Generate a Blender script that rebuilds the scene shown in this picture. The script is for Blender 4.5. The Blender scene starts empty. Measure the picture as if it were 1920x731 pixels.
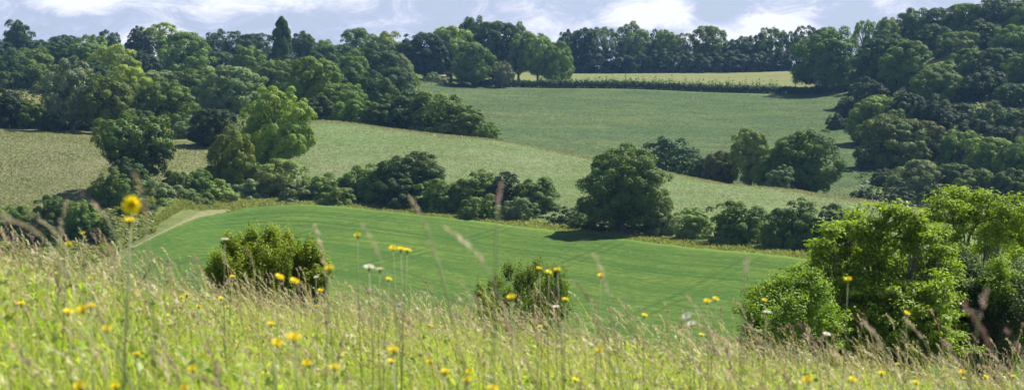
import bpy, math, random
import numpy as np
from mathutils import Vector, Euler

# ------------------------------------------------------------------ basics
scene = bpy.context.scene
col = scene.collection
RNG = np.random.default_rng(7)
F = 3583.0                      # focal length in photograph pixels (1920 wide)
CX, CY, HOR = 960.0, 365.5, 150.0
PITCH = math.atan((CY - HOR) / F)
SP, CP = math.sin(PITCH), math.cos(PITCH)

def at(u, v, Y):
    xn, yn = (u - CX) / F, (CY - v) / F
    t = Y / (CP + yn * SP)
    return xn * t, Y, (-SP + yn * CP) * t

def zv(Y, v):
    return (HOR - v) / F * Y

# ------------------------------------------------------------------ terrain
B = [(110, -27.0), (150, -28.0)]
PROFILES = [
 (-60,  [(200,-27.3),(250,-25.6),(280,zv(280,462)),(300,zv(300,428)),(330,zv(330,385)),(400,zv(400,252)),(420,zv(420,240)),(470,zv(470,200)),(490,zv(490,189)),(560,-2.3),(650,1.8),(760,5.3),(900,6),(1200,5),(2600,-8)]),
 (120,  [(200,-27.3),(250,-25.6),(280,zv(280,458)),(300,zv(300,425)),(330,zv(330,380)),(400,zv(400,254)),(420,zv(420,243)),(470,zv(470,203)),(490,zv(490,191)),(560,-2.6),(650,1.6),(760,5.3),(900,6),(1200,5),(2600,-8)]),
 (300,  [(200,-27.5),(250,-25.6),(292,zv(292,434)),(320,zv(320,372)),(345,zv(345,336)),(400,zv(400,270)),(430,zv(430,247)),(500,-7.7),(560,-3.9),(650,.9),(760,5.3),(900,6),(1200,5),(2600,-8)]),
 (430,  [(200,-27.5),(250,-25.8),(300,zv(300,440)),(332,zv(332,392)),(345,zv(345,368)),(375,zv(375,312)),(410,zv(410,262)),(440,zv(440,245)),(500,-8.5),(560,-4.8),(650,.2),(760,4.8),(900,6),(1200,5),(2600,-8)]),
 (600,  [(200,-27.5),(250,-25.9),(290,zv(290,450)),(333,zv(333,388)),(345,zv(345,371)),(380,zv(380,300)),(422,zv(422,231)),(445,-9.2),(500,-9.0),(560,-6.2),(650,-.9),(760,3.8),(900,5),(1200,4),(2600,-8)]),
 (900,  [(200,-27.5),(250,-26.3),(290,zv(290,460)),(318,zv(318,416)),(326,zv(326,404)),(362,zv(362,330)),(405,zv(405,264)),(422,-14.2),(445,-16.5),(480,zv(480,276)),(560,zv(560,225)),(640,zv(640,190)),(700,zv(700,165)),(720,zv(720,158)),(865,zv(865,137)),(900,4.4),(1000,6),(1200,5),(2600,-8)]),
 (1170, [(200,-27.5),(250,-26.2),(298,zv(298,437)),(340,zv(340,366)),(388,zv(388,310)),(402,-18.6),(430,-20.6),(480,zv(480,299)),(560,zv(560,240)),(640,zv(640,198)),(702,zv(702,170)),(720,zv(720,160)),(862,zv(862,137)),(900,4.4),(1000,6),(1200,5),(2600,-8)]),
 (1500, [(200,-27.5),(240,-26.2),(272,zv(272,473)),(312,zv(312,414)),(357,zv(357,361)),(372,-23.0),(400,-23.8),(440,zv(440,335)),(480,zv(480,297)),(560,zv(560,247)),(640,zv(640,206)),(700,zv(700,178)),(720,zv(720,165)),(835,zv(835,134)),(880,5.2),(1000,7),(1200,6),(2600,-8)]),
 (1620, [(200,-27.5),(240,-26.4),(268,zv(268,492)),(310,zv(310,425)),(345,zv(345,378)),(362,-24.2),(385,-24.6),(425,zv(425,341)),(480,zv(480,298)),(560,zv(560,238)),(640,zv(640,195)),(700,-2.9),(760,2.5),(850,6),(1000,8),(1200,8),(2600,-8)]),
 (1760, [(200,-27.5),(240,-26.4),(268,zv(268,505)),(302,zv(302,445)),(333,zv(333,397)),(348,-25.0),(380,-25.6),(420,zv(420,350)),(480,-15),(560,-5.5),(650,7.3),(750,16.7),(850,20),(1000,22),(1300,18),(2600,-8)]),
 (1980, [(200,-27.5),(240,-26.4),(268,zv(268,512)),(302,zv(302,452)),(330,zv(330,408)),(348,-26),(380,-26.5),(420,-23.4),(480,-13.4),(560,-2.3),(650,10.9),(750,23),(850,27),(1000,29),(1300,20),(2600,-8)]),
]
def pchip(xs, ys, x):
    xs, ys = np.array(xs, float), np.array(ys, float)
    h = np.diff(xs); d = np.diff(ys) / h
    m = np.zeros_like(xs)
    m[1:-1] = np.where(d[:-1] * d[1:] > 0, 2 * d[:-1] * d[1:] / (d[:-1] + d[1:] + 1e-12), 0)
    m[0], m[-1] = d[0], d[-1]
    i = np.clip(np.searchsorted(xs, x) - 1, 0, len(xs) - 2)
    t = (x - xs[i]) / h[i]
    return (ys[i] * (1 + 2*t) * (1-t)**2 + h[i]*m[i]*t*(1-t)**2 + ys[i+1]*t*t*(3-2*t) + h[i]*m[i+1]*t*t*(t-1))
YT = np.concatenate([np.arange(110, 900, 4.0), np.arange(900, 2700, 40.0)])
US = np.array([p[0] for p in PROFILES], float)
_tab = np.array([pchip([b[0] for b in B] + [q[0] for q in p[1]], [b[1] for b in B] + [q[1] for q in p[1]], YT) for p in PROFILES])
UF = np.arange(-60, 1981, 20.0)
ZT = np.array([pchip(US, _tab[:, j], UF) for j in range(len(YT))])          # [Y, U]

def smooth(a, b, x):
    t = np.clip((x - a) / (b - a), 0, 1)
    return t * t * (3 - 2 * t)

def H(X, Y):
    X = np.asarray(X, float); Y = np.asarray(Y, float)
    Yp = np.maximum(Y, 0.0)
    yc = np.minimum(Yp, 30.0)
    tilt = 0.105 * np.clip(X, -14, 14) * (1 - smooth(50, 110, Yp))
    zm = -(1.1 + 0.0180 * Y.clip(-60, 30) + 0.0043 * yc**2 + 0.27 * np.maximum(Yp - 30, 0)) - tilt
    zm = np.maximum(zm, -40)
    zm = -28 + np.log1p(np.exp(np.clip((zm + 28) / 1.5, -30, 30))) * 1.5      # soft floor of the valley
    zm = zm + .16 * smooth(.10, .27, -X / np.maximum(Y, 1)) * smooth(3, 9, Yp) * (1 - smooth(18, 40, Yp))
    near = zm + 0.04 * np.sin(X * 1.1 + 0.6 * Y) * smooth(1, 6, Yp)
    u = CX + F * X / np.maximum(Y, 30.0)
    ui = np.clip((u + 60) / 20.0, 0, len(UF) - 1.001)
    Yc = np.clip(Y, YT[0], YT[-1] - 1e-3)
    yi = np.interp(Yc, YT, np.arange(len(YT)))
    yi = np.minimum(yi, len(YT) - 1.001)
    a, b = yi.astype(int), ui.astype(int)
    fa, fb = yi - a, ui - b
    far = (ZT[a, b]*(1-fa)*(1-fb) + ZT[a+1, b]*fa*(1-fb) + ZT[a, b+1]*(1-fa)*fb + ZT[a+1, b+1]*fa*fb)
    far = far + 0.22 * np.sin(X * .071 + Y * .043) * np.sin(Y * .058 - X * .03) * smooth(300, 420, Y)
    w = smooth(105, 165, Y)
    return near * (1 - w) + far * w

def h1(x, y):
    return float(H(np.array([x]), np.array([y]))[0])

def hit(u, v, y0=120.0, y1=1200.0):
    ys = np.arange(y0, y1, 0.5)
    xn, yn = (u - CX) / F, (CY - v) / F
    t = ys / (CP + yn * SP)
    xs, zs = xn * t, (-SP + yn * CP) * t
    k = np.nonzero(zs <= H(xs, ys))[0]
    k = k[0] if len(k) else len(ys) - 1
    return xs[k], ys[k]

def pu(u, Y):                    # a plan point seen in picture column u at distance Y
    return (u - CX) / F * Y, Y

# ------------------------------------------------------------------ mesh helpers
def link(name, me, mat=None, parent=None):
    o = bpy.data.objects.new(name, me)
    if mat is not None and me is not None and len(me.materials) == 0:
        me.materials.append(mat)
    col.objects.link(o)
    if parent is not None:
        o.parent = parent
    return o

def raw_mesh(name, V, faces_flat, sizes, tint=None, shade=False):
    me = bpy.data.meshes.new(name)
    V = np.ascontiguousarray(V, dtype=np.float32)
    me.vertices.add(len(V)); me.vertices.foreach_set('co', V.ravel())
    faces_flat = np.ascontiguousarray(faces_flat, dtype=np.int32)
    sizes = np.asarray(sizes, dtype=np.int32)
    me.loops.add(len(faces_flat)); me.loops.foreach_set('vertex_index', faces_flat)
    me.polygons.add(len(sizes))
    starts = np.concatenate([[0], np.cumsum(sizes)[:-1]]).astype(np.int32)
    me.polygons.foreach_set('loop_start', starts)
    me.polygons.foreach_set('loop_total', sizes)
    me.update(calc_edges=True)
    if tint is not None:
        a = me.attributes.new('tint', 'FLOAT_COLOR', 'POINT')
        t = np.ones((len(V), 4), np.float32); t[:, :3] = tint
        a.data.foreach_set('color', t.ravel())
    if shade:
        me.polygons.foreach_set('use_smooth', np.ones(len(sizes), bool))
    return me

def quads_mesh(name, Q, tint=None):        # Q: (N,4,3) loose quads
    n = len(Q)
    t = None if tint is None else np.repeat(tint, 4, axis=0)
    return raw_mesh(name, Q.reshape(-1, 3), np.arange(4 * n), np.full(n, 4), t)

def grid_mesh(name, P, shade=True):        # P: (R,C,3)
    R, C = P.shape[:2]
    i = (np.arange(R - 1)[:, None] * C + np.arange(C - 1)[None, :]).ravel()
    f = np.stack([i, i + 1, i + C + 1, i + C], 1)
    return raw_mesh(name, P.reshape(-1, 3), f.ravel(), np.full(len(f), 4), shade=shade)

def unit(a):
    return a / (np.linalg.norm(a, axis=-1, keepdims=True) + 1e-9)

def rand_dirs(n, rng):
    return unit(rng.normal(size=(n, 3)))

def leaf_quads(P, N, L, W, rng, D=None, fold=0.18):
    """diamond leaves centred on P, facing N, length L, width W; D = preferred long direction"""
    n = len(P)
    if D is None:
        D = rand_dirs(n, rng)
    D = unit(D - (D * N).sum(1, keepdims=True) * N)
    S = np.cross(N, D)
    L = np.broadcast_to(np.asarray(L, float), (n,))[:, None]; W = np.broadcast_to(np.asarray(W, float), (n,))[:, None]
    Q = np.empty((n, 4, 3))
    Q[:, 0] = P - D * L * .5
    Q[:, 1] = P + S * W * .5 + N * W * fold - D * L * .05
    Q[:, 2] = P + D * L * .5
    Q[:, 3] = P - S * W * .5 + N * W * fold - D * L * .05
    return Q

class Tubes:
    def __init__(self): self.V = []; self.Fc = []; self.S = []; self.n = 0
    def add(self, pts, radii, sides=6):
        pts = np.asarray(pts, float); radii = np.asarray(radii, float)
        T = unit(np.gradient(pts, axis=0))
        ref = np.array([0.31, 0.9, 0.12]) if abs(T[0, 2]) > .6 else np.array([0, 0, 1.0])
        A = unit(np.cross(T, ref)); Bv = np.cross(T, A)
        ang = np.arange(sides) / sides * 2 * math.pi
        ring = pts[:, None] + radii[:, None, None] * (A[:, None] * np.cos(ang)[None, :, None] + Bv[:, None] * np.sin(ang)[None, :, None])
        R = len(pts)
        self.V.append(ring.reshape(-1, 3))
        i = np.arange(R - 1)[:, None] * sides; j = np.arange(sides)[None, :]; k = (np.arange(sides) + 1) % sides
        f = np.stack([i + j, i + k[None], i + sides + k[None], i + sides + j], -1).reshape(-1, 4) + self.n
        self.Fc.append(f.ravel()); self.S.append(np.full(len(f), 4))
        cap = (np.arange(sides) + (R - 1) * sides + self.n)
        self.Fc.append(cap); self.S.append(np.array([sides]))
        self.n += R * sides
    def mesh(self, name):
        return raw_mesh(name, np.concatenate(self.V), np.concatenate(self.Fc), np.concatenate(self.S), shade=True)

def boxes_mesh(name, boxes):               # list of (cx,cy,cz,sx,sy,sz,rz)
    V, Fc = [], []
    base = np.array([[-1,-1,-1],[1,-1,-1],[1,1,-1],[-1,1,-1],[-1,-1,1],[1,-1,1],[1,1,1],[-1,1,1]]) * .5
    q = np.array([[0,3,2,1],[4,5,6,7],[0,1,5,4],[1,2,6,5],[2,3,7,6],[3,0,4,7]])
    for k, (cx, cy, cz, sx, sy, sz, rz) in enumerate(boxes):
        p = base * (sx, sy, sz); c, s = math.cos(rz), math.sin(rz)
        V.append(np.stack([p[:,0]*c - p[:,1]*s + cx, p[:,0]*s + p[:,1]*c + cy, p[:,2] + cz], 1)); Fc.append(q + 8*k)
    Fc = np.concatenate(Fc)
    return raw_mesh(name, np.concatenate(V), Fc.ravel(), np.full(len(Fc), 4))

# ------------------------------------------------------------------ materials
def new_mat(name):
    m = bpy.data.materials.new(name); m.use_nodes = True
    nt = m.node_tree; nt.nodes.clear()
    return m, nt, nt.nodes, nt.links

def nd(nodes, t, **kw):
    n = nodes.new(t)
    for k, v in kw.items(): setattr(n, k, v)
    return n

def math_node(nt, op, a, b=None, c=None, clamp=False):
    n = nt.nodes.new('ShaderNodeMath'); n.operation = op; n.use_clamp = clamp
    for i, x in enumerate((a, b, c)):
        if x is None: continue
        if isinstance(x, (int, float)): n.inputs[i].default_value = x
        else: nt.links.new(x, n.inputs[i])
    return n.outputs[0]

def mix_col(nt, fac, a, b, blend='MIX'):
    n = nt.nodes.new('ShaderNodeMix'); n.data_type = 'RGBA'; n.blend_type = blend
    for s, x in ((n.inputs[0], fac), (n.inputs[6], a), (n.inputs[7], b)):
        if isinstance(x, (int, float)): s.default_value = x
        elif isinstance(x, tuple): s.default_value = (*x, 1)
        else: nt.links.new(x, s)
    return n.outputs[2]

def noise(nt, vec, scale, detail=4, rough=.55, dist=0):
    n = nt.nodes.new('ShaderNodeTexNoise'); n.inputs['Scale'].default_value = scale
    n.inputs['Detail'].default_value = detail; n.inputs['Roughness'].default_value = rough; n.inputs['Distortion'].default_value = dist
    if vec is not None: nt.links.new(vec, n.inputs['Vector'])
    return n.outputs['Fac']

def ramp(nt, x, lo, hi):
    n = nt.nodes.new('ShaderNodeMapRange'); n.interpolation_type = 'SMOOTHSTEP'
    n.inputs[1].default_value = lo; n.inputs[2].default_value = hi
    nt.links.new(x, n.inputs[0])
    return n.outputs[0]

def thin_surface(nt, color, transl=.35, tcol=(1.25, 1.15, .5), rough=.5, spec=.25):
    p = nt.nodes.new('ShaderNodeBsdfPrincipled'); nt.links.new(color, p.inputs['Base Color'])
    p.inputs['Roughness'].default_value = rough; p.inputs['Specular IOR Level'].default_value = spec
    t = nt.nodes.new('ShaderNodeBsdfTranslucent')
    nt.links.new(mix_col(nt, 1.0, color, tcol, 'MULTIPLY'), t.inputs['Color'])
    m = nt.nodes.new('ShaderNodeMixShader'); m.inputs[0].default_value = transl
    nt.links.new(p.outputs[0], m.inputs[1]); nt.links.new(t.outputs[0], m.inputs[2])
    o = nt.nodes.new('ShaderNodeOutputMaterial'); nt.links.new(m.outputs[0], o.inputs['Surface'])

def leaf_material(name, transl=.32, rough=.5, spec=.3):
    m, nt, N, L = new_mat(name)
    oi = nd(N, 'ShaderNodeObjectInfo')
    at_ = nd(N, 'ShaderNodeAttribute', attribute_name='tint')
    c = mix_col(nt, 1.0, oi.outputs['Color'], at_.outputs['Color'], 'MULTIPLY')
    thin_surface(nt, c, transl, (1.15, 1.25, .40), rough, spec)
    return m
M_LEAF = leaf_material('tree_leaves', .2, .6, .1)
M_LEAF_NEAR = leaf_material('near_leaves', .42, .55, .14)

def tint_material(name, transl=.4, rough=.55, spec=.2, tcol=(1.15, 1.2, .5)):
    m, nt, N, L = new_mat(name)
    at_ = nd(N, 'ShaderNodeAttribute', attribute_name='tint')
    thin_surface(nt, at_.outputs['Color'], transl, tcol, rough, spec)
    return m
M_GRASS = tint_material('grass_blades', .45, .5, .25)
M_SEED = tint_material('seed_heads', .35, .7, .1, (1.1, 1.0, .85))
M_PETAL = tint_material('petals', .35, .6, .15, (1.1, 1.0, .6))

def bark_material():
    m, nt, N, L = new_mat('bark')
    g = nd(N, 'ShaderNodeNewGeometry')
    n = noise(nt, g.outputs['Position'], 3.0, 6, .65)
    c = mix_col(nt, n, (.05, .042, .034), (.17, .15, .12))
    p = nd(N, 'ShaderNodeBsdfPrincipled'); L.new(c, p.inputs['Base Color']); p.inputs['Roughness'].default_value = .9
    bp = nd(N, 'ShaderNodeBump'); bp.inputs['Strength'].default_value = .6; bp.inputs['Distance'].default_value = .05
    L.new(n, bp.inputs['Height']); L.new(bp.outputs[0], p.inputs['Normal'])
    o = nd(N, 'ShaderNodeOutputMaterial'); L.new(p.outputs[0], o.inputs[0])
    return m
M_BARK = bark_material()

def plain_material(name, ca, cb, scale=4.0, rough=.85):
    m, nt, N, L = new_mat(name)
    g = nd(N, 'ShaderNodeNewGeometry')
    c = mix_col(nt, noise(nt, g.outputs['Position'], scale, 5, .6), ca, cb)
    p = nd(N, 'ShaderNodeBsdfPrincipled'); L.new(c, p.inputs['Base Color']); p.inputs['Roughness'].default_value = rough
    o = nd(N, 'ShaderNodeOutputMaterial'); L.new(p.outputs[0], o.inputs[0])
    return m

def field_material(name, a, b, c, big=.03, mid=.25, fine=2.2, stretch=(1, 1), bump=.25, tram=None):
    """three grass colours mixed by noise at three sizes; stretch lengthens patches"""
    m, nt, N, L = new_mat(name)
    g = nd(N, 'ShaderNodeNewGeometry')
    mp = nd(N, 'ShaderNodeMapping'); mp.inputs['Scale'].default_value = (stretch[0], stretch[1], 1)
    L.new(g.outputs['Position'], mp.inputs['Vector']); P = mp.outputs[0]
    n1 = ramp(nt, noise(nt, P, big, 5, .6, .4), .32, .68)
    n2 = ramp(nt, noise(nt, P, mid, 5, .65), .3, .7)
    n3 = ramp(nt, noise(nt, g.outputs['Position'], fine, 3, .7), .25, .75)
    x = mix_col(nt, n1, a, b)
    x = mix_col(nt, math_node(nt, 'MULTIPLY', n2, .75), x, c)
    k = math_node(nt, 'MULTIPLY_ADD', n3, .5, .75)
    comb = nd(N, 'ShaderNodeCombineColor'); [L.new(k, comb.inputs[i]) for i in range(3)]
    x = mix_col(nt, 1.0, x, comb.outputs[0], 'MULTIPLY')
    hgt = n3
    if tram:
        (dx, dy), off, period = tram
        sep = nd(N, 'ShaderNodeSeparateXYZ'); L.new(g.outputs['Position'], sep.inputs[0])
        wob = math_node(nt, 'MULTIPLY', noise(nt, g.outputs['Position'], .05, 2), 1.6)
        s = math_node(nt, 'ADD', math_node(nt, 'MULTIPLY', sep.outputs[0], dx), math_node(nt, 'MULTIPLY', sep.outputs[1], dy))
        s = math_node(nt, 'ADD', math_node(nt, 'ADD', s, off), wob)
        t = math_node(nt, 'PINGPONG', s, period * .5)
        d1 = math_node(nt, 'ABSOLUTE', math_node(nt, 'SUBTRACT', t, 1.0))
        line = math_node(nt, 'SUBTRACT', 1.0, ramp(nt, d1, .2, .62))
        line = math_node(nt, 'MULTIPLY', line, ramp(nt, noise(nt, g.outputs['Position'], .06, 3), .30, .5))
        x = mix_col(nt, math_node(nt, 'MULTIPLY', line, .42), x, (.020, .055, .014))
        ed = nd(N, 'ShaderNodeAttribute', attribute_name='edge').outputs['Fac']
        ed = math_node(nt, 'ADD', ed, math_node(nt, 'MULTIPLY', noise(nt, g.outputs['Position'], .035, 3), 9.0))
        sc_ = nd(N, 'ShaderNodeCombineXYZ'); L.new(math_node(nt, 'MULTIPLY', ed, .42), sc_.inputs[0]); L.new(math_node(nt, 'MULTIPLY', sep.outputs[0], .02), sc_.inputs[1])
        bands = ramp(nt, noise(nt, sc_.outputs[0], 1.0, 4, .7), .35, .65)                   # drilled rows following the headland
        x = mix_col(nt, math_node(nt, 'MULTIPLY', bands, .7), x, (.036, .085, .020))
        head = math_node(nt, 'SUBTRACT', 1.0, ramp(nt, math_node(nt, 'ABSOLUTE', math_node(nt, 'SUBTRACT', ed, 26.0)), .4, 1.2))
        head2 = math_node(nt, 'SUBTRACT', 1.0, ramp(nt, math_node(nt, 'ABSOLUTE', math_node(nt, 'SUBTRACT', ed, 29.5)), .4, 1.2))
        x = mix_col(nt, math_node(nt, 'MULTIPLY', math_node(nt, 'MAXIMUM', head, head2), .45), x, (.030, .080, .02))
        edge_l = math_node(nt, 'SUBTRACT', 1.0, ramp(nt, ed, 3.0, 14.0))
        x = mix_col(nt, math_node(nt, 'MULTIPLY', edge_l, .5), x, (.10, .155, .034))        # thinner yellower plants along the edge
    p = nd(N, 'ShaderNodeBsdfPrincipled'); L.new(x, p.inputs['Base Color'])
    p.inputs['Roughness'].default_value = .95; p.inputs['Specular IOR Level'].default_value = 0.0
    bp = nd(N, 'ShaderNodeBump'); bp.inputs['Strength'].default_value = bump; bp.inputs['Distance'].default_value = .3
    L.new(hgt, bp.inputs['Height']); L.new(bp.outputs[0], p.inputs['Normal'])
    o = nd(N, 'ShaderNodeOutputMaterial'); L.new(p.outputs[0], o.inputs[0])
    return m

# ------------------------------------------------------------------ the land
def structure(name, me, mat, label, cat):
    o = link(name, me, mat); o['kind'] = 'structure'; o['label'] = label; o['category'] = cat
    return o

def stuff(name, me, mat, label, cat):
    o = link(name, me, mat); o['kind'] = 'stuff'; o['label'] = label; o['category'] = cat
    return o

ys = np.concatenate([np.arange(-40, 0, 4), np.arange(0, 40, .8), np.arange(40, 160, 3), np.arange(160, 760, 2.6), np.arange(760, 1000, 8), np.geomspace(1000, 2500, 14)])
ts = np.linspace(-1, 1, 231)
YY = np.repeat(ys[:, None], len(ts), 1)
XX = ts[None, :] * (14 + 0.40 * np.maximum(YY, 0))
ground = structure('ground', grid_mesh('ground', np.stack([XX, YY, H(XX, YY)], -1)),
    field_material('ground_grass', (.105, .135, .04), (.15, .16, .065), (.075, .105, .034), .05, .4, 2.5),
    'grassy chalk valley floor and hillsides between the fields', 'ground')

def poly(pts):
    out = []
    for p in pts:
        out.append(hit(p[0], p[1]) if len(p) == 2 else pu(p[0], p[2]))
    return np.array(out)

def resample(P, n):
    d = np.concatenate([[0], np.cumsum(np.linalg.norm(np.diff(P, axis=0), axis=1))])
    t = np.linspace(0, d[-1], n)
    s = np.stack([np.interp(t, d, P[:, 0]), np.interp(t, d, P[:, 1])], 1)
    for _ in range(3):
        s[1:-1] = (s[:-2] + 2 * s[1:-1] + s[2:]) / 4
    return s

class Loft:
    def __init__(self, near, far, n, m, lift, jag=.5, seed=1):
        r = np.random.default_rng(seed)
        self.A, self.Bf = resample(poly(near), n), resample(poly(far), n)
        j = np.convolve(r.normal(size=n + 8), np.ones(3) / 3, 'same')[4:-4] * jag
        self.Bf[:, 1] += j
        self.lift = lift; self.n, self.m = n, m
    def xy(self, p, q):
        i = np.clip(p * (self.n - 1), 0, self.n - 1.001); k = i.astype(int); f = (i - k)[..., None]
        a = self.A[k] * (1 - f) + self.A[k + 1] * f
        b = self.Bf[k] * (1 - f) + self.Bf[k + 1] * f
        return a + (b - a) * q[..., None]
    def mesh(self, name):
        p = np.linspace(0, 1, self.n); q = np.linspace(0, 1, self.m)
        Q, Pp = np.meshgrid(q, p, indexing='ij')
        xy = self.xy(Pp, Q)
        Z = H(xy[..., 0], xy[..., 1]) + self.lift
        G = np.concatenate([xy, Z[..., None]], -1)
        # skirt down to the ground all round, so that the stand of grass has a thickness
        top = G.copy()
        ring = np.pad(top, ((1, 1), (1, 1), (0, 0)), mode='edge')
        for sl in (np.s_[0, :], np.s_[-1, :], np.s_[:, 0], np.s_[:, -1]):
            ring[sl][..., 2] -= self.lift + .25
        me = grid_mesh(name, ring, shade=False)
        dist = (1 - Q) * np.linalg.norm(self.A - self.Bf, axis=1)[None, :]
        at_ = me.attributes.new('edge', 'FLOAT', 'POINT')
        at_.data.foreach_set('value', np.pad(dist, 1, mode='edge').astype(np.float32).ravel())
        return me

L_CROP = Loft([(205, 0, 250), (170, 0, 225), (150, 0, 190), (210, 0, 150), (700, 0, 140), (1200, 0, 140), (1950, 0, 140)],
              [(258, 462), (302, 440), (350, 420), (398, 404), (450, 394), (520, 388), (600, 388), (700, 397), (900, 418), (1100, 443), (1300, 468), (1540, 494), (1750, 516), (1950, 536)],
              320, 60, .32, .5, 2)
L_HAY = Loft([(432, 0, 352), (600, 0, 352), (900, 0, 332), (1170, 0, 303), (1500, 0, 278), (1750, 0, 272), (1980, 0, 270)],
             [(440, 0, 395), (520, 0, 425), (600, 0, 428), (760, 0, 418), (900, 0, 410), (1090, 0, 398), (1250, 0, 384), (1500, 0, 361), (1730, 0, 337), (1980, 0, 328)],
             260, 46, .22, .8, 3)
L_ROUGH = Loft([(-80, 0, 303), (150, 0, 303), (330, 0, 330), (408, 0, 350)],
               [(-80, 0, 418), (100, 0, 412), (250, 0, 410), (425, 0, 398)], 120, 60, .2, .8, 4)
L_PAST = Loft([(770, 0, 470), (1000, 0, 440), (1200, 0, 425), (1400, 0, 404), (1560, 0, 384), (1640, 0, 384)],
              [(785, 0, 700), (900, 0, 702), (1100, 0, 703), (1300, 0, 702), (1500, 0, 698), (1650, 0, 690)], 220, 110, .12, .5, 5)
L_STUB = Loft([(930, 0, 712), (1200, 0, 712), (1500, 0, 708), (1660, 0, 702)],
              [(900, 0, 862), (1200, 0, 860), (1500, 0, 838), (1660, 0, 822)], 120, 40, .15, .3, 6)
L_LEFT = Loft([(-60, 0, 468), (150, 0, 470)], [(-60, 0, 520), (150, 0, 515)], 40, 14, .15, .3, 7)

ta, tb = np.array(hit(1232, 568)), np.array(hit(1342, 512))
td = unit((tb - ta)[None])[0]; tn = (-td[1], td[0])
toff = -(ta[0] * tn[0] + ta[1] * tn[1]) + 1.0
structure('crop_field', L_CROP.mesh('crop_field'),
    field_material('crop_leaves', (.082, .130, .028), (.118, .158, .034), (.058, .104, .026), .02, .10, .8, (1.0, .5), .4, (tn, toff, 24.0)),
    'bright green field of young corn with faint tramlines on the valley floor', 'field')
structure('hay_meadow', L_HAY.mesh('hay_meadow'),
    field_material('hay_grass', (.132, .175, .075), (.162, .182, .095), (.105, .155, .058), .025, .14, .8, (.6, 1.0), .4),
    'pale grass slope rising to the crest behind the middle hedge', 'meadow')
structure('rough_pasture', L_ROUGH.mesh('rough_pasture'),
    field_material('rough_grass', (.17, .165, .088), (.20, .185, .108), (.12, .15, .06), .05, .3, 1.8, (.4, 1.3), .4),
    'straw coloured rough pasture beside the woods at the left', 'pasture')
structure('green_pasture', L_PAST.mesh('green_pasture'),
    field_material('pasture_grass', (.074, .110, .046), (.106, .130, .054), (.048, .080, .038), .016, .12, .55, (.5, 1.0), .5),
    'broad green pasture sloping up to the far clipped hedge', 'pasture')
structure('stubble_field', L_STUB.mesh('stubble_field'),
    field_material('stubble_straw', (.165, .172, .072), (.12, .155, .055), (.18, .172, .085), .03, .2, 1.0, (.25, 1), .3),
    'yellowish field beyond the far hedge below the tree row', 'field')
structure('small_field', L_LEFT.mesh('small_field'),
    field_material('small_field_straw', (.15, .14, .05), (.12, .13, .04), (.15, .13, .06), .05, .3, 1.5),
    'small strip of yellow field glimpsed among the left trees', 'field')

# chalk track along the crop corner
tr = resample(poly([(246, 470), (275, 453), (300, 441), (330, 426), (358, 413), (385, 404), (408, 398), (425, 396)]), 60)
tt = unit(np.gradient(tr, axis=0)); tnn = np.stack([-tt[:, 1], tt[:, 0]], 1)
rr = np.random.default_rng(3)
wd = np.interp(np.linspace(0, 1, 60), [0, .45, .7, .9, 1], [.6, .8, 1.2, 2.0, .8])[:, None] + rr.normal(size=(60, 1)) * .15
cols = []
for f in (-1.0, -.4, .2, .7):
    q = tr + tnn * wd * f * (1 if f < 0 else 1.0)
    cols.append(np.concatenate([q, (H(q[:, 0], q[:, 1]) + (.36 if -1 < f < .7 else .1))[:, None]], 1))
structure('track', grid_mesh('track', np.stack(cols, 1)),
    field_material('chalky_soil', (.20, .18, .115), (.17, .165, .09), (.13, .15, .055), .2, .9, 4.0), 'bare chalky track curving round the corner of the crop', 'track')
ep = np.array([pu(868, 703.5), pu(880, 703.5), pu(880, 712), pu(868, 712)])
structure('bare_earth', raw_mesh('bare_earth', np.concatenate([ep, (H(ep[:, 0], ep[:, 1]) + .5)[:, None]], 1), np.arange(4), [4]),
    plain_material('orange_soil', (.42, .24, .10), (.34, .2, .09), 1.5), 'patch of bare orange earth beside the far oak', 'earth')

# ------------------------------------------------------------------ field tufts (nobody could count them)
def tufts(name, lofts, n, hlo, hhi, wlo, whi, colors, seed, label, lean=(-.25, 0), spread=.5):
    r = np.random.default_rng(seed)
    XY = []
    for L, share in lofts:
        k = int(n * share)
        p = r.random(k * 4); q = r.random(k * 4)
        xy = L.xy(p, q)
        e1 = L.xy(np.minimum(p + .004, 1), q) - xy; e2 = L.xy(p, np.minimum(q + .01, 1)) - xy
        J = np.abs(e1[:, 0] * e2[:, 1] - e1[:, 1] * e2[:, 0])
        xy = xy[r.random(k * 4) < J / np.percentile(J, 98)][:k]; k = len(xy)
        XY.append(np.concatenate([xy, np.full((k, 1), L.lift)], 1))
    P = np.concatenate(XY)
    z = H(P[:, 0], P[:, 1]) + P[:, 2] - .03
    P = np.stack([P[:, 0], P[:, 1], z], 1)
    return tuft_obj(name, P, hlo, hhi, wlo, whi, colors, r, label, lean, spread)

def tuft_obj(name, P, hlo, hhi, wlo, whi, colors, r, label, lean=(-.25, 0), spread=.5):
    n = len(P)
    patch = .5 + .5 * np.sin(P[:, 0] * .21 + 2 * np.sin(P[:, 1] * .13)) * np.sin(P[:, 1] * .17 + np.sin(P[:, 0] * .09))
    h = (hlo + (hhi - hlo) * r.random(n)) * (.7 + .6 * patch); w = wlo + (whi - wlo) * r.random(n)
    a = r.random(n) * math.pi
    S = np.stack([np.cos(a), np.sin(a), np.zeros(n)], 1) * w[:, None] * .5
    T = np.stack([r.normal(size=n) * spread + lean[0], r.normal(size=n) * spread + lean[1], np.ones(n)], 1) * h[:, None]
    Q = np.stack([P - S * .6, P + S * .6, P + T * .8 + S, P + T - S * .7], 1)
    C = np.array(colors)
    ci = np.clip((r.random(n) * .6 + patch * .4) * len(C), 0, len(C) - 1).astype(int)
    t = C[ci] * (.92 + .16 * r.random((n, 1)))
    return stuff(name, quads_mesh(name, Q, t), M_GRASS, label, 'grass')

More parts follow.
